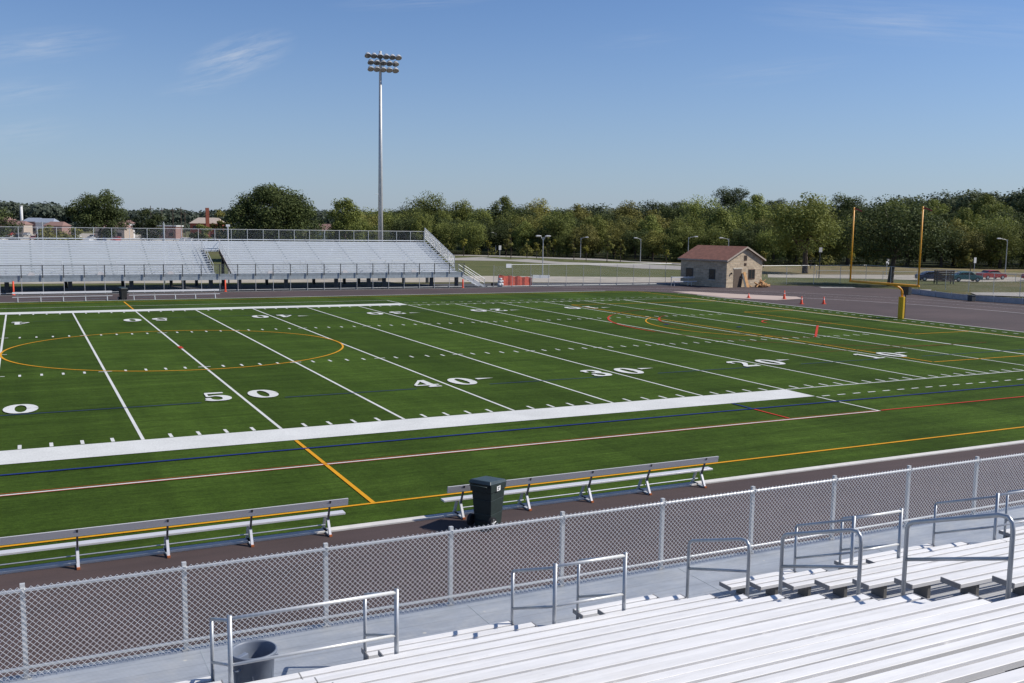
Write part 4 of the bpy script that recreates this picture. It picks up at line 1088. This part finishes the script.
for x, y, lb in ((121.0, 85.0, 'small white road sign left of the gravel road bend'), (146.0, 88.0, 'small white road sign right of the gravel road'), (88.0, 165.0, 'white sign panel by the young trees near the far stand')):
    t = thing('road_sign', (x, y, 0), lb, 'sign'); MB().tube((x, y, 0), (x, y, 2.4), .05, n=6).build('post', M['galv'], t); MB().box((x-.3, y-.1, 1.7), (x+.3, y-.05, 2.7)).build('plate', M['bldg_white'], t)
for k, (x, y, h) in enumerate([(31, 313.9, 11.9), (35.7, 323.5, 11.4), (40.5, 332.9, 11.6), (44.6, 342.5, 12.1), (47, 350, 10.5)]):
    t = thing('utility_pole', (x, y, 0), 'thin utility pole rising in front of the distant town', 'utility pole', 'utility poles by the distant town')
    MB().tube((x, y, 0), (x, y, h), .17, .12, n=6).build('pole', M['bark'], t); MB().box((x-1.0, y-.06, h-1.0), (x+1.0, y+.06, h-.85)).build('crossarm', M['bark'], t)

# slatted rack
t = thing('slatted_rack', (107.2, 61.8, 0), 'brown slatted rack on dark legs beside the gravel road', 'rack')
ax = V((.895, -.445, 0)); ay = V((.445, .895, 0)); c0 = V((107.2, 61.8, 0))
for k in range(5):
    z0 = .45+k*.3; a = c0-ax*1.2; b = c0+ax*1.2
    MB().hexa([a+V((0, 0, z0)), b+V((0, 0, z0)), b+ay*.9+V((0, 0, z0)), a+ay*.9+V((0, 0, z0))], [a+V((0, 0, z0+.2)), b+V((0, 0, z0+.2)), b+ay*.9+V((0, 0, z0+.2)), a+ay*.9+V((0, 0, z0+.2))]).build('slat', M['brown'], t)
for s_ in (-1, 1):
    for q in (0, .9):
        p = c0+ax*s_*1.15+ay*q; MB().tube(p, p+V((0, 0, 1.9)), .08, n=6).build('leg', M['steel_dark'], t)

# ------------------------------------------------------------------ cars
def carmat(n, c): return plain(n, c, .3, .1, var=.04)
CM = {'red': carmat('car_red', (.38, .03, .02)), 'blue': carmat('car_blue', (.025, .035, .10)), 'teal': carmat('car_teal', (.03, .16, .17)), 'white': carmat('car_white', (.7, .7, .7)), 'silver': carmat('car_silver', (.38, .39, .41)), 'black': carmat('car_black', (.02, .02, .022))}
def make_car(x, y, ang, colr, label, group, h=1.0):
    t = thing('parked_car', (x, y, 0), label, 'car', group)
    prof = [(-2.2, .3), (-2.25, .75), (-2.1, .92), (-1.5, .97), (-.85, 1.38), (.55, 1.42), (1.2, .98), (2.0, .85), (2.2, .62), (2.2, .3)]
    def L(a, b, z): q = rot2(a, b, ang); return (x+q[0], y+q[1], z*h)
    m = MB(); m.hexa([L(a, -.85, z) for a, z in prof], [L(a, .85, z) for a, z in prof]); m.build('body', CM[colr], t, bevel=.05)
    gl_ = [(-1.38, 1.0), (-.82, 1.32), (.5, 1.35), (1.05, 1.0)]
    m = MB()
    for s_ in (-1, 1): m.poly([L(a, s_*.856, z) for a, z in gl_])
    m.poly([L(.62, -.75, 1.39), L(1.2, -.75, 1.0), L(1.2, .75, 1.0), L(.62, .75, 1.39)]); m.poly([L(-.93, -.75, 1.36), L(-1.5, -.75, .995), L(-1.5, .75, .995), L(-.93, .75, 1.36)])
    m.build('windows', M['dark_glass'], t)
    for a in (-1.35, 1.4):
        for s_ in (-1, 1):
            w_ = MB().tube(L(a, s_*.70, .32/h), L(a, s_*.88, .32/h), .32, n=14).build('wheel', M['black'], t)
            MB().tube(L(a, s_*.881, .32/h), L(a, s_*.889, .32/h), .18, n=10).build('rim', M['lampgrey'], w_)
    return t
make_car(112.5, 68.6, -.5, 'blue', 'dark blue car on the gravel road left of the slatted rack', None)
make_car(117.0, 66.4, -.5, 'teal', 'teal car on the gravel road partly behind the slatted rack', None)
make_car(127.0, 69.8, -.2, 'red', 'red car facing right at the far right edge road', None)
make_car(132.5, 66.0, -.2, 'red', 'second red car, rightmost of the pair at the far right', None)
def pd(u, D):
    d = Fv+(u-512)/982.122*Rv; d = V((d.x, d.y)).normalized(); p = V((-7.94, -33.88))+d*D; return p.x, p.y
sheet('town_parking_lot', [pd(-40, 325), pd(60, 325), pd(135, 330), pd(235, 345), pd(235, 400), pd(140, 520), pd(60, 560), pd(-40, 560)], -.06, M['gravel'])
rr = random.Random(3); cs = ['white', 'red', 'silver', 'blue', 'white', 'black', 'silver', 'white', 'red']
protos = {}
k = 0
for row, D in enumerate((340, 366, 400, 450)):
    for j in range(9):
        u = 6+j*14+rr.uniform(-4, 4)+row*3
        if rr.random() < .12: continue
        d = Fv+(u-512)/982.122*Rv; d = V((d.x, d.y)).normalized()
        p = V((-7.94, -33.88))+d*D; cc = cs[(k*5+row) % 9]; k += 1
        lb = cc+' car in the distant parking lot behind the far grandstand'
        if cc in protos: copy_tree(protos[cc], (p.x, p.y, 0))
        else: protos[cc] = make_car(p.x, p.y, 1.15, cc, lb, 'cars in the distant parking lot')
for u in (186, 193, 200, 208, 216):
    d = Fv+(u-512)/982.122*Rv; d = V((d.x, d.y)).normalized(); p = V((-7.94, -33.88))+d*352
    copy_tree(protos['white'], (p.x, p.y, 0))

# ------------------------------------------------------------------ distant town buildings
def bldg(cx, cy, w, d, h, roof, wallm, roofm, label, name='building', win=True, ang=0.46):
    t = thing(name, (cx, cy, 0), label, 'building')
    w *= .78
    def L(a, b, z): q = rot2(a, b, -ang); return (cx+q[0], cy+q[1], z)
    m = MB(); m.hexa([L(-w/2, -d/2, -.2), L(w/2, -d/2, -.2), L(w/2, d/2, -.2), L(-w/2, d/2, -.2)], [L(-w/2, -d/2, h), L(w/2, -d/2, h), L(w/2, d/2, h), L(-w/2, d/2, h)]); m.build('wall', wallm, t)
    m = MB(); e = .4
    if roof > 0: m.hexa([L(-w/2-e, -d/2-e, h), L(w/2+e, -d/2-e, h), L(w/2+e, d/2+e, h), L(-w/2-e, d/2+e, h)], [L(-w/2*.75, -.1, h+roof), L(w/2*.75, -.1, h+roof), L(w/2*.75, .1, h+roof), L(-w/2*.75, .1, h+roof)])
    else: m.hexa([L(-w/2-e, -d/2-e, h), L(w/2+e, -d/2-e, h), L(w/2+e, d/2+e, h), L(-w/2-e, d/2+e, h)], [L(-w/2-e, -d/2-e, h+.4), L(w/2+e, -d/2-e, h+.4), L(w/2+e, d/2+e, h+.4), L(-w/2-e, d/2+e, h+.4)])
    m.build('roof', roofm, t)
    if win:
        n = max(2, int(w/3.2))
        for s_ in range(max(1, int(h/3))):
            for k in range(n):
                x0 = -w/2+w*(k+.28)/n; x1 = -w/2+w*(k+.72)/n; z0 = 1+s_*3
                MB().quad(L(x0, -d/2-.05, z0), L(x1, -d/2-.05, z0), L(x1, -d/2-.05, z0+1.3), L(x0, -d/2-.05, z0+1.3)).build('window', M['dark_glass'], t)
    return t
def pd(u, D):
    d = Fv+(u-512)/982.122*Rv; d = V((d.x, d.y)).normalized(); p = V((-7.94, -33.88))+d*D; return p.x, p.y
tw = thing('white_tower', (*pd(27, 560), 0), 'slim white tower above the distant rooftops at the left', 'tower')
x, y = pd(27, 560); MB().tube((x, y, 0), (x, y, 13.2), .75, .65, n=14).build('shaft', M['bldg_white'], tw, smooth=True); MB().tube((x, y, 13.25), (x, y, 13.5), .8, n=14).build('cap', M['bldg_white'], tw)
bldg(*pd(25, 480), 9, 8, 4.4, 1.5, M['bldg_tan'], M['red_roof'], 'distant building with terracotta roof below the white tower')
bldg(*pd(10, 500), 8, 8, 6.2, 1.5, M['brickhaze'], M['red_roof'], 'tall narrow brick building at the left edge')
bldg(*pd(40, 520), 10, 9, 5.6, 1.8, M['brickhaze'], M['blue_roof'], 'distant brick house between the tower and the olive tree')
bldg(*pd(53, 500), 10, 8, 5.3, 1.9, M['bldg_white'], M['blue_roof'], 'distant white building with blue grey roof')
bldg(*pd(62, 430), 9, 8, 4.4, 1.6, M['brickhaze'], M['red_roof'], 'distant low brick house left of the dark spreading tree')
bldg(*pd(118, 400), 14, 9, 4.2, 1.8, M['bldg_tan'], M['brickhaze'], 'distant tan house right of the dark spreading tree')
bldg(*pd(131, 420), 5, 5, 5.8, 1.2, M['bldg_white'], M['red_roof'], 'small white gabled house between the two dark trees')
bldg(*pd(160, 440), 13, 9, 4.3, 0, M['bldg_tan'], M['bldg_white'], 'flat roofed white building left of the thick white pole')
bldg(*pd(173, 410), 9, 8, 4.8, 0, M['brickhaze'], M['bldg_white'], 'flat roofed brick building right of the thick white pole')
bb = bldg(*pd(211, 395), 13, 12, 6.2, 2.2, M['brick'], M['bldg_tan'], 'red brick building with pale hipped roof and tall chimney')
x, y = pd(210, 387); MB().box((x-.6, y-.6, 0), (x+.6, y+.6, 12.0)).build('chimney', M['brick'], bb)
bldg(*pd(326, 235), 4.5, 5, 5.3, 1.6, M['bldg_white'], M['red_roof'], 'white house with red roof seen between the two round trees')
bldg(*pd(334, 240), 5.5, 5, 2.8, 1.4, M['bldg_tan'], M['brickhaze'], 'low tan house beside the white house between the round trees')

# ------------------------------------------------------------------ trees
def crown_mesh(name, mat, w, h, nclump, nleaf, leaf, seed, z0=.2, shape=0, gaps=1.0, crk=1.0):
    """crown spans z from z0*h to h; diameter w; clumps of small leaf faces"""
    r = random.Random(seed); vs = []; fs_ = []; tint = []
    zc = h*(z0+(1-z0)*.5); hz_ = h*(1-z0)/2
    cl = []
    for k in range(nclump):
        for _ in range(20):
            a = r.random()*2*PI; u_ = r.uniform(-1, 1); rad = r.random()**(.45)
            s_ = math.sqrt(1-u_*u_)
            x = w/2*rad*s_*math.cos(a)*.82; y = w/2*rad*s_*math.sin(a)*.82; z_ = hz_*rad*u_*.85
            if shape == 1: x *= 1-.35*(z_/hz_); y *= 1-.35*(z_/hz_)      # narrower top
            if shape == 2 and z_ < -.2*hz_ and abs(x)+abs(y) < w*.15: continue # hollow beneath
            break
        if shape == 3:      # full dome: flat underside, round top
            tz = r.random(); z_ = hz_*(-1+1.80*tz); q_ = math.sqrt(max(0, 1-tz**2.6))+.05; q0 = w/2*.88*q_*r.random()**.5; x = q0*math.cos(a); y = q0*math.sin(a)
        cr = w*r.uniform(.11, .20)*(1.0 if rad > .5 else 1.2)*crk
        cl.append((x, y, zc+z_, cr, r.random()))
    per = nleaf//nclump
    for (x, y, z_, cr, tn) in cl:
        for q in range(per):
            d = V((r.gauss(0, 1), r.gauss(0, 1), r.gauss(0, 1))); d.normalize()
            rr_ = cr*(r.random()**.4)
            p = V((x, y, z_)) + V((d.x*rr_, d.y*rr_, d.z*rr_*.75))
            if p.z < .15: p.z = .15+r.random()*.5
            nrm = (d*.8+V((0, 0, .6))+V((r.gauss(0, .5), r.gauss(0, .5), r.gauss(0, .5)))).normalized()
            a = nrm.cross(V((r.gauss(0, 1), r.gauss(0, 1), r.gauss(0, 1)))).normalized(); b = nrm.cross(a)
            s_ = leaf*r.uniform(.6, 1.35)
            n0 = len(vs)
            vs += [tuple(p-a*s_*.5), tuple(p+b*s_*.42), tuple(p+a*s_*.5), tuple(p-b*s_*.42)]
            fs_.append((n0, n0+1, n0+2, n0+3))
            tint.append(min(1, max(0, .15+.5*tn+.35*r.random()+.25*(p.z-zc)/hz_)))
    me = bpy.data.meshes.new(name); me.from_pydata(vs, [], fs_)
    at = me.attributes.new('tint', 'FLOAT', 'FACE'); at.data.foreach_set('value', tint)
    me.materials.append(mat); me.update(); return me, cl
def trunk_mesh(name, h, w, cl, seed, r0=None, lean=0):
    r = random.Random(seed); m = MB(); r0 = r0 or h*.028
    top = (lean, 0, h*.62)
    pts = [(0, 0, -.1), (lean*.15, r.uniform(-.1, .1), h*.15), (lean*.5, r.uniform(-.2, .2), h*.35), top]
    m.path(pts, [r0*1.25, r0, r0*.7, r0*.3], 8)
    for (x, y, z, cr, tn) in cl[:min(16, len(cl))]:
        k = r.uniform(.25, .55)*h
        s0 = V((lean*k/h, 0, k)); e = V((x, y, z))
        mid = s0.lerp(e, .5)+V((0, 0, -.06*h if e.z > s0.z else .03*h))
        m.path([s0, mid, e], [r0*.42, r0*.26, r0*.08], 5)
    me = bpy.data.meshes.new(name); me.from_pydata(m.v, [], m.f); me.materials.append(M['bark']); me.update(); return me
LM = {
 'dark': leaf_mat('dark_leaf', (.026, .036, .011), (.088, .108, .030)),
 'mid': leaf_mat('mid_leaf', (.078, .100, .022), (.26, .285, .068), .45),
 'olive': leaf_mat('olive_leaf', (.105, .108, .024), (.33, .30, .080), .6),
 'yellow': leaf_mat('yellow_leaf', (.13, .13, .02), (.34, .30, .05)),
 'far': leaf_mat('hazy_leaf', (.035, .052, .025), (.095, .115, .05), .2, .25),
}
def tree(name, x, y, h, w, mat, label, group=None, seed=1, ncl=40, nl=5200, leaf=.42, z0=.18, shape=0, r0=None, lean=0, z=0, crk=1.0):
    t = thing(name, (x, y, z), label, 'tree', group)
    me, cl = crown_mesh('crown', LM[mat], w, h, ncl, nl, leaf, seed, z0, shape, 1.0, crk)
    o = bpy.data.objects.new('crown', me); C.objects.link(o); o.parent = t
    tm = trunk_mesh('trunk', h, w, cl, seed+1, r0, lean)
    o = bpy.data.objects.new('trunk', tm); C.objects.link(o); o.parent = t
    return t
tree('oak_tree', 9.5, 225.6, 14.4, 16.8, 'dark', 'dark spreading tree with see-through crown above the left of the far grandstand', seed=11, ncl=70, nl=17000, leaf=.36, z0=.12, shape=2, crk=.72)
tree('oak_tree', 24.7, 264.3, 11.3, 10.5, 'dark', 'smaller dark tree right of the spreading tree, before the utility poles', seed=12, ncl=30, nl=3600, leaf=.45, z0=.08)
tree('oak_tree', -13.5, 206.1, 10.6, 12, 'dark', 'dark tree cut off by the left edge of the picture', seed=13, ncl=30, nl=3800, leaf=.45, z0=.05)
tree('small_tree', -3.3, 166.1, 6.9, 6.0, 'olive', 'low olive green tree behind the left of the far grandstand', seed=14, ncl=24, nl=3000, leaf=.3, z0=.05)
tree('small_tree', 0.8, 172, 6.2, 5.0, 'olive', 'low olive bush right beside the low olive tree', seed=15, ncl=20, nl=2400, leaf=.3, z0=.02)
tree('small_tree', 50.0, 282, 6.6, 9.5, 'mid', 'round low green tree left of the brick building chimney', seed=16, ncl=24, nl=2600, leaf=.4, z0=.02)
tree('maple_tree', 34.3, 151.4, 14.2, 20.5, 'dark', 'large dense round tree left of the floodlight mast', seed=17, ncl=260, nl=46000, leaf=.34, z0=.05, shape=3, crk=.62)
tree('maple_tree', 39.8, 158, 10.0, 7.0, 'dark', 'smaller round tree merging into the right of the large dense tree', seed=18, ncl=30, nl=3600, leaf=.4, z0=.05)
tree('birch_tree', 49.9, 157.6, 12.7, 9.6, 'mid', 'light green rounded tree directly left of the floodlight mast', seed=19, ncl=90, nl=15000, leaf=.30, z0=.04, shape=3, crk=.8)
tree('birch_tree', 29.5, 177.7, 10.2, 4.6, 'olive', 'slim pale green tree at the left of the large dense tree', seed=20, ncl=18, nl=2200, leaf=.34, z0=.05)
tree('birch_tree', 27.6, 190, 7.2, 6.0, 'mid', 'small green tree behind the slim pale tree', seed=21, ncl=18, nl=2200, leaf=.34, z0=.05)
tree('oak_tree', 109.8, 92.1, 13.3, 15.0, 'mid', 'broad olive tree with a thick trunk left of the goal post', seed=22, ncl=60, nl=11000, leaf=.34, z0=.2, shape=2, r0=.42)
tree('oak_tree', 96.7, 61.9, 12.2, 14.5, 'dark', 'large dark tree with leaning trunk behind the goal post', seed=23, ncl=60, nl=12000, leaf=.28, z0=.2, shape=2, r0=.34, lean=1.4)

# forest prototypes
protoF = []
kinds = [('mid', 11.5, 9.5, 1), ('olive', 11, 9, 0), ('dark', 13, 10.5, 0), ('mid', 12.5, 8, 1), ('olive', 12, 10.5, 0), ('dark', 11.5, 9, 0), ('mid', 13, 11, 0)]
flabel = {'mid': 'mid green tree in the belt of woodland behind the grounds', 'olive': 'yellowish olive tree in the belt of woodland behind the grounds', 'dark': 'dark green tree in the belt of woodland behind the grounds'}
for k, (mt, h, w_, shp) in enumerate(kinds):
    me, cl = crown_mesh('crown', LM[mt], w_*1.22, h, 70, 9000, .34, 100+k, .02, shp)
    tm = trunk_mesh('trunk', h, w_, cl, 200+k); protoF.append((mt, h, me, tm))
rr = random.Random(21)
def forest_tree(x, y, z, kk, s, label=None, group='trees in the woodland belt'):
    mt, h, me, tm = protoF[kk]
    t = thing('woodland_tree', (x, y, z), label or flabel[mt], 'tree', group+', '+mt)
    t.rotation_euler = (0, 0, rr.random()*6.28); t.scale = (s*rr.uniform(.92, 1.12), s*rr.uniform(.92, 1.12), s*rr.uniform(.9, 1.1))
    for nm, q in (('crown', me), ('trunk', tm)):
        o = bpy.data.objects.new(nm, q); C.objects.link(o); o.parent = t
line = [V((58, 192)), V((76, 196)), V((96, 181)), V((112, 160)), V((119, 138)), V((131, 125)), V((150, 115)), V((171, 101)), V((190, 82)), V((205, 60)), V((222, 35))]
outn = V((.62, .78))
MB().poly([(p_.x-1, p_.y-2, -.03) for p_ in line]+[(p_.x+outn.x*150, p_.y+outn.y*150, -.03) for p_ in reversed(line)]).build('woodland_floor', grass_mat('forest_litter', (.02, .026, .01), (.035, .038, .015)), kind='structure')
for row, (off, sp, sc_, zz) in enumerate([(3, 6.3, .70, 0), (12, 8.0, .82, 0), (24, 9.5, .88, .3), (40, 11, .92, 1.2), (62, 13, .96, 2.2)]):
    acc = rr.random()*sp
    for a, b in zip(line[:-1], line[1:]):
        L_ = (b-a).length
        while acc < L_:
            p = a.lerp(b, acc/L_)+outn*(off+rr.uniform(-3, 3))
            fr = max(0, min(1, (p.x-60)/150))
            ex = 0
            if row >= 3: ex = 1.8*fr+(2.2*max(0, (p.x-165)/50) if p.x > 165 else 0)
            s_ = sc_*rr.uniform(.84, 1.12)*(1+.04*fr)
            forest_tree(p.x, p.y, zz+ex, rr.randrange(7), s_)
            acc += sp*rr.uniform(.75, 1.25)
        acc -= L_
# taller trees that stand out on the skyline
for u, D, s_, kk, zz, lb in [(726, 330, .9, 2, 11.2, 'tall dark tree standing proud of the skyline above the hut'), (674, 320, .75, 5, 7.2, 'dark round treetop on the skyline left of the tallest one'), (770, 330, .85, 5, 8.4, 'dark round treetop on the skyline right of the tallest one'), (393, 290, .6, 2, 4.0, 'small round treetop on the skyline just right of the floodlight mast'), (972, 310, .85, 5, 10, 'dark treetop on the skyline at the right')]:
    x, y = pd(u, D); forest_tree(x, y, zz, kk, s_, lb, 'treetops on the skyline')

# wooded rise and far hills
def hill(name, pts, zs, mat, back=160, zback=None):
    m = MB(); n = len(pts)
    for k in range(n-1):
        a, b = V(pts[k]), V(pts[k+1]); ad = (a-V((-8, -34))).normalized(); bd = (b-V((-8, -34))).normalized()
        f0 = a-ad*60; f1 = b-bd*60; g0 = a+ad*back; g1 = b+bd*back
        m.quad((f0.x, f0.y, -.3), (f1.x, f1.y, -.3), (b.x, b.y, zs[k+1]), (a.x, a.y, zs[k]))
        m.quad((a.x, a.y, zs[k]), (b.x, b.y, zs[k+1]), (g1.x, g1.y, zs[k+1]), (g0.x, g0.y, zs[k]))
    return m.build(name, mat, smooth=True, kind='structure')
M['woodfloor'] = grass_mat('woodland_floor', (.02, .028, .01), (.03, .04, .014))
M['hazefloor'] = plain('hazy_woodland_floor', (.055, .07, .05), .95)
us = [360, 420, 500, 600, 700, 800, 900, 1000, 1100]
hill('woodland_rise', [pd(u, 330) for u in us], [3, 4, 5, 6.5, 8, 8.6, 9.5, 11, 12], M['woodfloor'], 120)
us2 = [-60, 20, 60, 100, 150, 200, 260, 320, 380, 440, 520]
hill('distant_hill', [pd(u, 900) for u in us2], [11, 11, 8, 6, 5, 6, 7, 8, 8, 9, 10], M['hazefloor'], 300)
# wood on the rise and on the hills: one mass each
def wood(name, spots, mat, leaf, per, seed, label):
    r = random.Random(seed); vs = []; fs_ = []; tint = []
    for (x, y, z_, cr, ch) in spots:
        tn = r.random()
        for q in range(per):
            d = V((r.gauss(0, 1), r.gauss(0, 1), r.gauss(0, 1))); d.normalize()
            k = .7+.3*r.random()
            lump = 1+.22*math.sin(d.x*5+tn*9)*math.sin(d.y*6+d.z*5)
            p = V((x+d.x*cr*k*lump, y+d.y*cr*k*lump, z_+ch*.55+d.z*ch*.5*k*lump))
            nrm = (d+V((0, 0, .5))+V((r.gauss(0, .4), r.gauss(0, .4), r.gauss(0, .4)))).normalized()
            a = nrm.cross(V((r.gauss(0, 1), r.gauss(0, 1), r.gauss(0, 1)))).normalized(); b = nrm.cross(a); s_ = leaf*r.uniform(.6, 1.3)
            n0 = len(vs); vs += [tuple(p-a*s_*.5), tuple(p+b*s_*.45), tuple(p+a*s_*.5), tuple(p-b*s_*.45)]; fs_.append((n0, n0+1, n0+2, n0+3))
            tint.append(min(1, max(0, .1+.5*tn+.35*r.random())))
    me = bpy.data.meshes.new(name); me.from_pydata(vs, [], fs_)
    at = me.attributes.new('tint', 'FLOAT', 'FACE'); at.data.foreach_set('value', tint); me.materials.append(mat); me.update()
    o = bpy.data.objects.new(name, me); C.objects.link(o); tag(o, label, 'woodland', None, 'stuff')
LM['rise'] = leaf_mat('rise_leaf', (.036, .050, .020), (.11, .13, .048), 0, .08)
rr = random.Random(77); sp = []
for k in range(190):
    u = rr.uniform(370, 1120); D = rr.uniform(300, 400); x, y = pd(u, D)
    fr = (u-370)/700; zg = 3.4+6.8*max(0, min(1, fr))+2.2*max(0, min(1, (u-840)/170))
    sp.append((x, y, zg-1, rr.uniform(4, 6.5), rr.uniform(7, 9.5)))
wood('far_woodland', sp, LM['rise'], .7, 800, 5, 'wooded rise forming the skyline behind the tree belt')
sp = []
for k in range(300):
    u = rr.uniform(-60, 540); D = rr.uniform(870, 1000); x, y = pd(u, D)
    zg = 9 if u < 60 else (5 if u < 220 else 7)
    sp.append((x, y, zg-2, rr.uniform(9, 15), rr.uniform(10, 14)))
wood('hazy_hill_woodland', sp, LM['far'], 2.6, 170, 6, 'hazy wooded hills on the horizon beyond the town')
sp = []
for k in range(46):
    u = rr.choice([rr.uniform(-20, 130), rr.uniform(110, 240), rr.uniform(215, 400)]); D = rr.uniform(560, 700); x, y = pd(u, D)
    sp.append((x, y, -.8, rr.uniform(3, 5.5), rr.uniform(5, 7.2)))
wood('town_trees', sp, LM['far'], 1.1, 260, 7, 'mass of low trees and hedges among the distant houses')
# low undergrowth before the woodland belt
sp = []
for a, b in zip(line[:-1], line[1:]):
    for q in range(int((b-a).length/2.2)):
        p = a.lerp(b, rr.random())+outn*rr.uniform(-1.5, 4); sp.append((p.x, p.y, -.5, rr.uniform(1, 2), rr.uniform(1.5, 3.4)))
wood('undergrowth', sp, LM['olive'], .3, 120, 8, 'tangled undergrowth along the foot of the woodland belt')

# saplings
me, cl = crown_mesh('crown', LM['yellow'], 1.7, 3.8, 10, 700, .22, 300, .25, 1); sm1 = trunk_mesh('trunk', 3.8, 1.7, cl, 301, .06)
me2, cl = crown_mesh('crown', LM['olive'], 2.0, 4.4, 12, 900, .22, 302, .15, 1); sm2 = trunk_mesh('trunk', 4.4, 2.0, cl, 303, .06)
for k, (x, y, s_, kk) in enumerate([(88.4, 172, .9, 0), (93.0, 172, .8, 1), (88.8, 161, 1.25, 1), (95.4, 166, .8, 1), (95.2, 161, .85, 0), (101.8, 168, .9, 1), (104.5, 170, 1.0, 0), (98.6, 150.2, 1.0, 1), (98.4, 144.7, .8, 0), (100.2, 139.3, 1.05, 1), (103.2, 139.0, .9, 1), (107, 128, .7, 0), (84, 176, .95, 0), (81, 178, .8, 1), (118, 112, .75, 0), (132, 104, .8, 0), (150, 92, .8, 1), (160, 85, .9, 0), (126, 108, .8, 0)]):
    t = thing('young_tree', (x, y, 0), ('yellowing' if kk == 0 else 'olive green')+' young tree standing before the woodland belt', 'tree', 'young trees before the woodland, '+('yellow' if kk == 0 else 'olive'))
    s_ *= 1.3
    t.scale = (s_, s_, s_); t.rotation_euler = (0, 0, k*1.3)
    for nm, q in (('crown', (me, me2)[kk]), ('trunk', (sm1, sm2)[kk])):
        o = bpy.data.objects.new(nm, q); C.objects.link(o); o.parent = t
